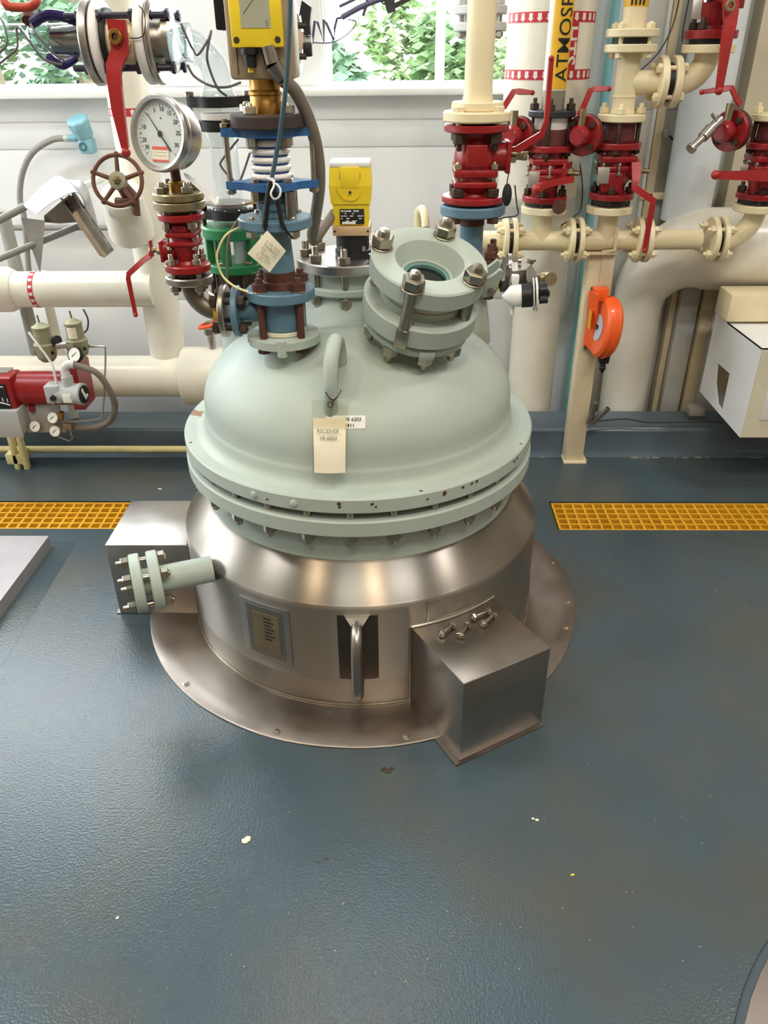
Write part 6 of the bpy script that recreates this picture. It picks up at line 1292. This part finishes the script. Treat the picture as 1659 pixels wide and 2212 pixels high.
# ================================================================== FLOOR OBJECTS
def grating(label, x0, x1, nb):
    y0, y1 = .397, .602; t = T('floor_grating', label, 'grating', ((x0+x1)/2, (y0+y1)/2, -.045)); h = .036; zt = -.004
    lb = MB(); lb.box((0, 0, 0), (x1-x0, .0085, h)); lm = lb.mesh('long_bar', mat=GRATE)
    for j in range(6): t.put('long_bar', lm, TR((x0+x1)/2, y0+.004+(y1-y0-.008)*j/5, zt-h/2))
    cb = MB(); cb.box((0, 0, 0), (.0085, y1-y0, h-.0015)); cm = cb.mesh('cross_bar', mat=GRATE)
    n = int((x1-x0)/.0405)
    for i in range(n+1): t.put('cross_bar', cm, TR(x0+.004+(x1-x0-.008)*i/n, (y0+y1)/2, zt-h/2-.0006))
grating('yellow moulded grating over the floor drain at the left', -2.0, -.64, 0); grating('yellow moulded grating over the floor drain at the right', .742, 2.3, 0)
PLI = T('steel_plinth', 'low stainless clad plinth at the left edge of the floor', 'plinth', (-1.4, .0, 0))
a0_ = V((-1.1745, .240, 0)); dirn = V((-.005, -.4, 0))
pl_ = MB(); pl_.prism([(-1.172, .238), (-1.182, -.50), (-2.2, -.50), (-2.2, .236)], .012, .064); PLI.part('cover', pl_, mat('pale_steel_clad', (160, 155, 155), .5, .4, var=.08, scale=6))
mo = MB(); mo.hull2([V((-1.10, .30, .0005)), V((-1.08, -.52, .0005)), V((-2.25, -.52, .0005)), V((-2.25, .30, .0005))], [V((-1.16, .25, .0145)), V((-1.165, -.51, .0145)), V((-2.22, -.51, .0145)), V((-2.22, .25, .0145))]); PLI.part('epoxy_fillet', mo, FLOOR)
CPL = T('floor_plate', 'round steel floor plate cut by the bottom right corner', 'floor plate', (1.3, -1.75, 0))
c0 = AZ(1592, 2212, .004); c1_ = AZ(1655, 2075, .004); mid_ = AZ(1617, 2150, .004)
def circ(a, b, c):
    ax_, ay, bx, by, cx, cy = a[0], a[1], b[0], b[1], c[0], c[1]; d = 2*(ax_*(by-cy)+bx*(cy-ay)+cx*(ay-by))
    return (((ax_**2+ay**2)*(by-cy)+(bx**2+by**2)*(cy-ay)+(cx**2+cy**2)*(ay-by))/d, ((ax_**2+ay**2)*(cx-bx)+(bx**2+by**2)*(ax_-cx)+(cx**2+cy**2)*(bx-ax_))/d)
ccx, ccy = 1.36, -1.72; rpl = min((V((ccx, ccy, 0))-V((c[0], c[1], 0))).length for c in (c0, c1_, mid_))
CPL.part('plate', MB().disc(rpl, .0005, .006, TR(ccx, ccy, 0), 72, .001), PLATE); CPL.part('sealant', MB().ring(rpl-.005, rpl+.016, .0002, .004, TR(ccx, ccy, 0), 72, .003), mat('dark_sealant', (62, 74, 82), .6))
# bits of dirt on the floor
bits = [(838, 1665, .012, 'dark clump of dirt on the floor in front of the drum'), (535, 1815, .010, 'tan flake of debris on the floor at the lower left'), (1155, 1770, .006, 'small tan crumb on the floor right of centre'), (686, 1863, .004, 'tiny dark crumb on the floor below centre'), (1235, 1889, .004, 'tiny yellow crumb on the floor at the lower right'), (704, 1855, .005, 'small brown fleck beside the tiny dark crumb'), (253, 1983, .004, 'white crumb on the floor at the bottom left'), (346, 1057, .008, 'tan flake on the floor behind the left grating')]
for u, v, s, lab in bits:
    q = AZ(u, v, 0); b = MB(); rd2 = random.Random(u)
    for i in range(5 if s > .009 else 2): b.sph((q[0]+rd2.uniform(-s, s), q[1]+rd2.uniform(-s, s)*.6, s*.18), s*rd2.uniform(.35, .6), 8, (1.4, 1, .4))
    b.v = [(x, y, max(.0, z)) for x, y, z in b.v]
    solo('floor_debris', b, MULCH if 'dark' in lab or 'brown' in lab else (PAPERY if 'tan' in lab else (YEL if 'yellow' in lab else PTFE)), lab, 'debris')

rd3 = random.Random(5); b = MB()
for i in range(170):
    if i < 60: u, v = rd3.uniform(10, 420), rd3.uniform(1000, 1420)
    elif i < 90: u, v = rd3.uniform(1200, 1659), rd3.uniform(1000, 1500)
    else: u, v = rd3.uniform(40, 1600), rd3.uniform(1500, 2190)
    q = AZ(u, v, 0)
    if q[0]**2+q[1]**2 < .72**2 or (q[0] < -.6 and -.2 < q[1] < .2) or q[0] < -1.05 or .36 < q[1] < .64 or q[1] > 1.0 or (q[0] > .25 and q[1] < -.4 and q[0] < .6 and q[1] > -.8): continue
    b.prism([(rd3.uniform(.4, 1)*.003*cos(k_), rd3.uniform(.4, 1)*.0022*sin(k_)) for k_ in [2*pi*j/5 for j in range(5)]], .0002, .0012, TR(q[0], q[1], 0) @ RZ(rd3.random()*3))
o = solo('floor_specks', b, mat('mixed_specks', (120, 112, 100), .8, var=.9, scale=1.7), 'scattered tiny dark and pale specks on the blue-grey floor', 'dirt', loc=(0, -1, 0)); o['kind'] = 'stuff'
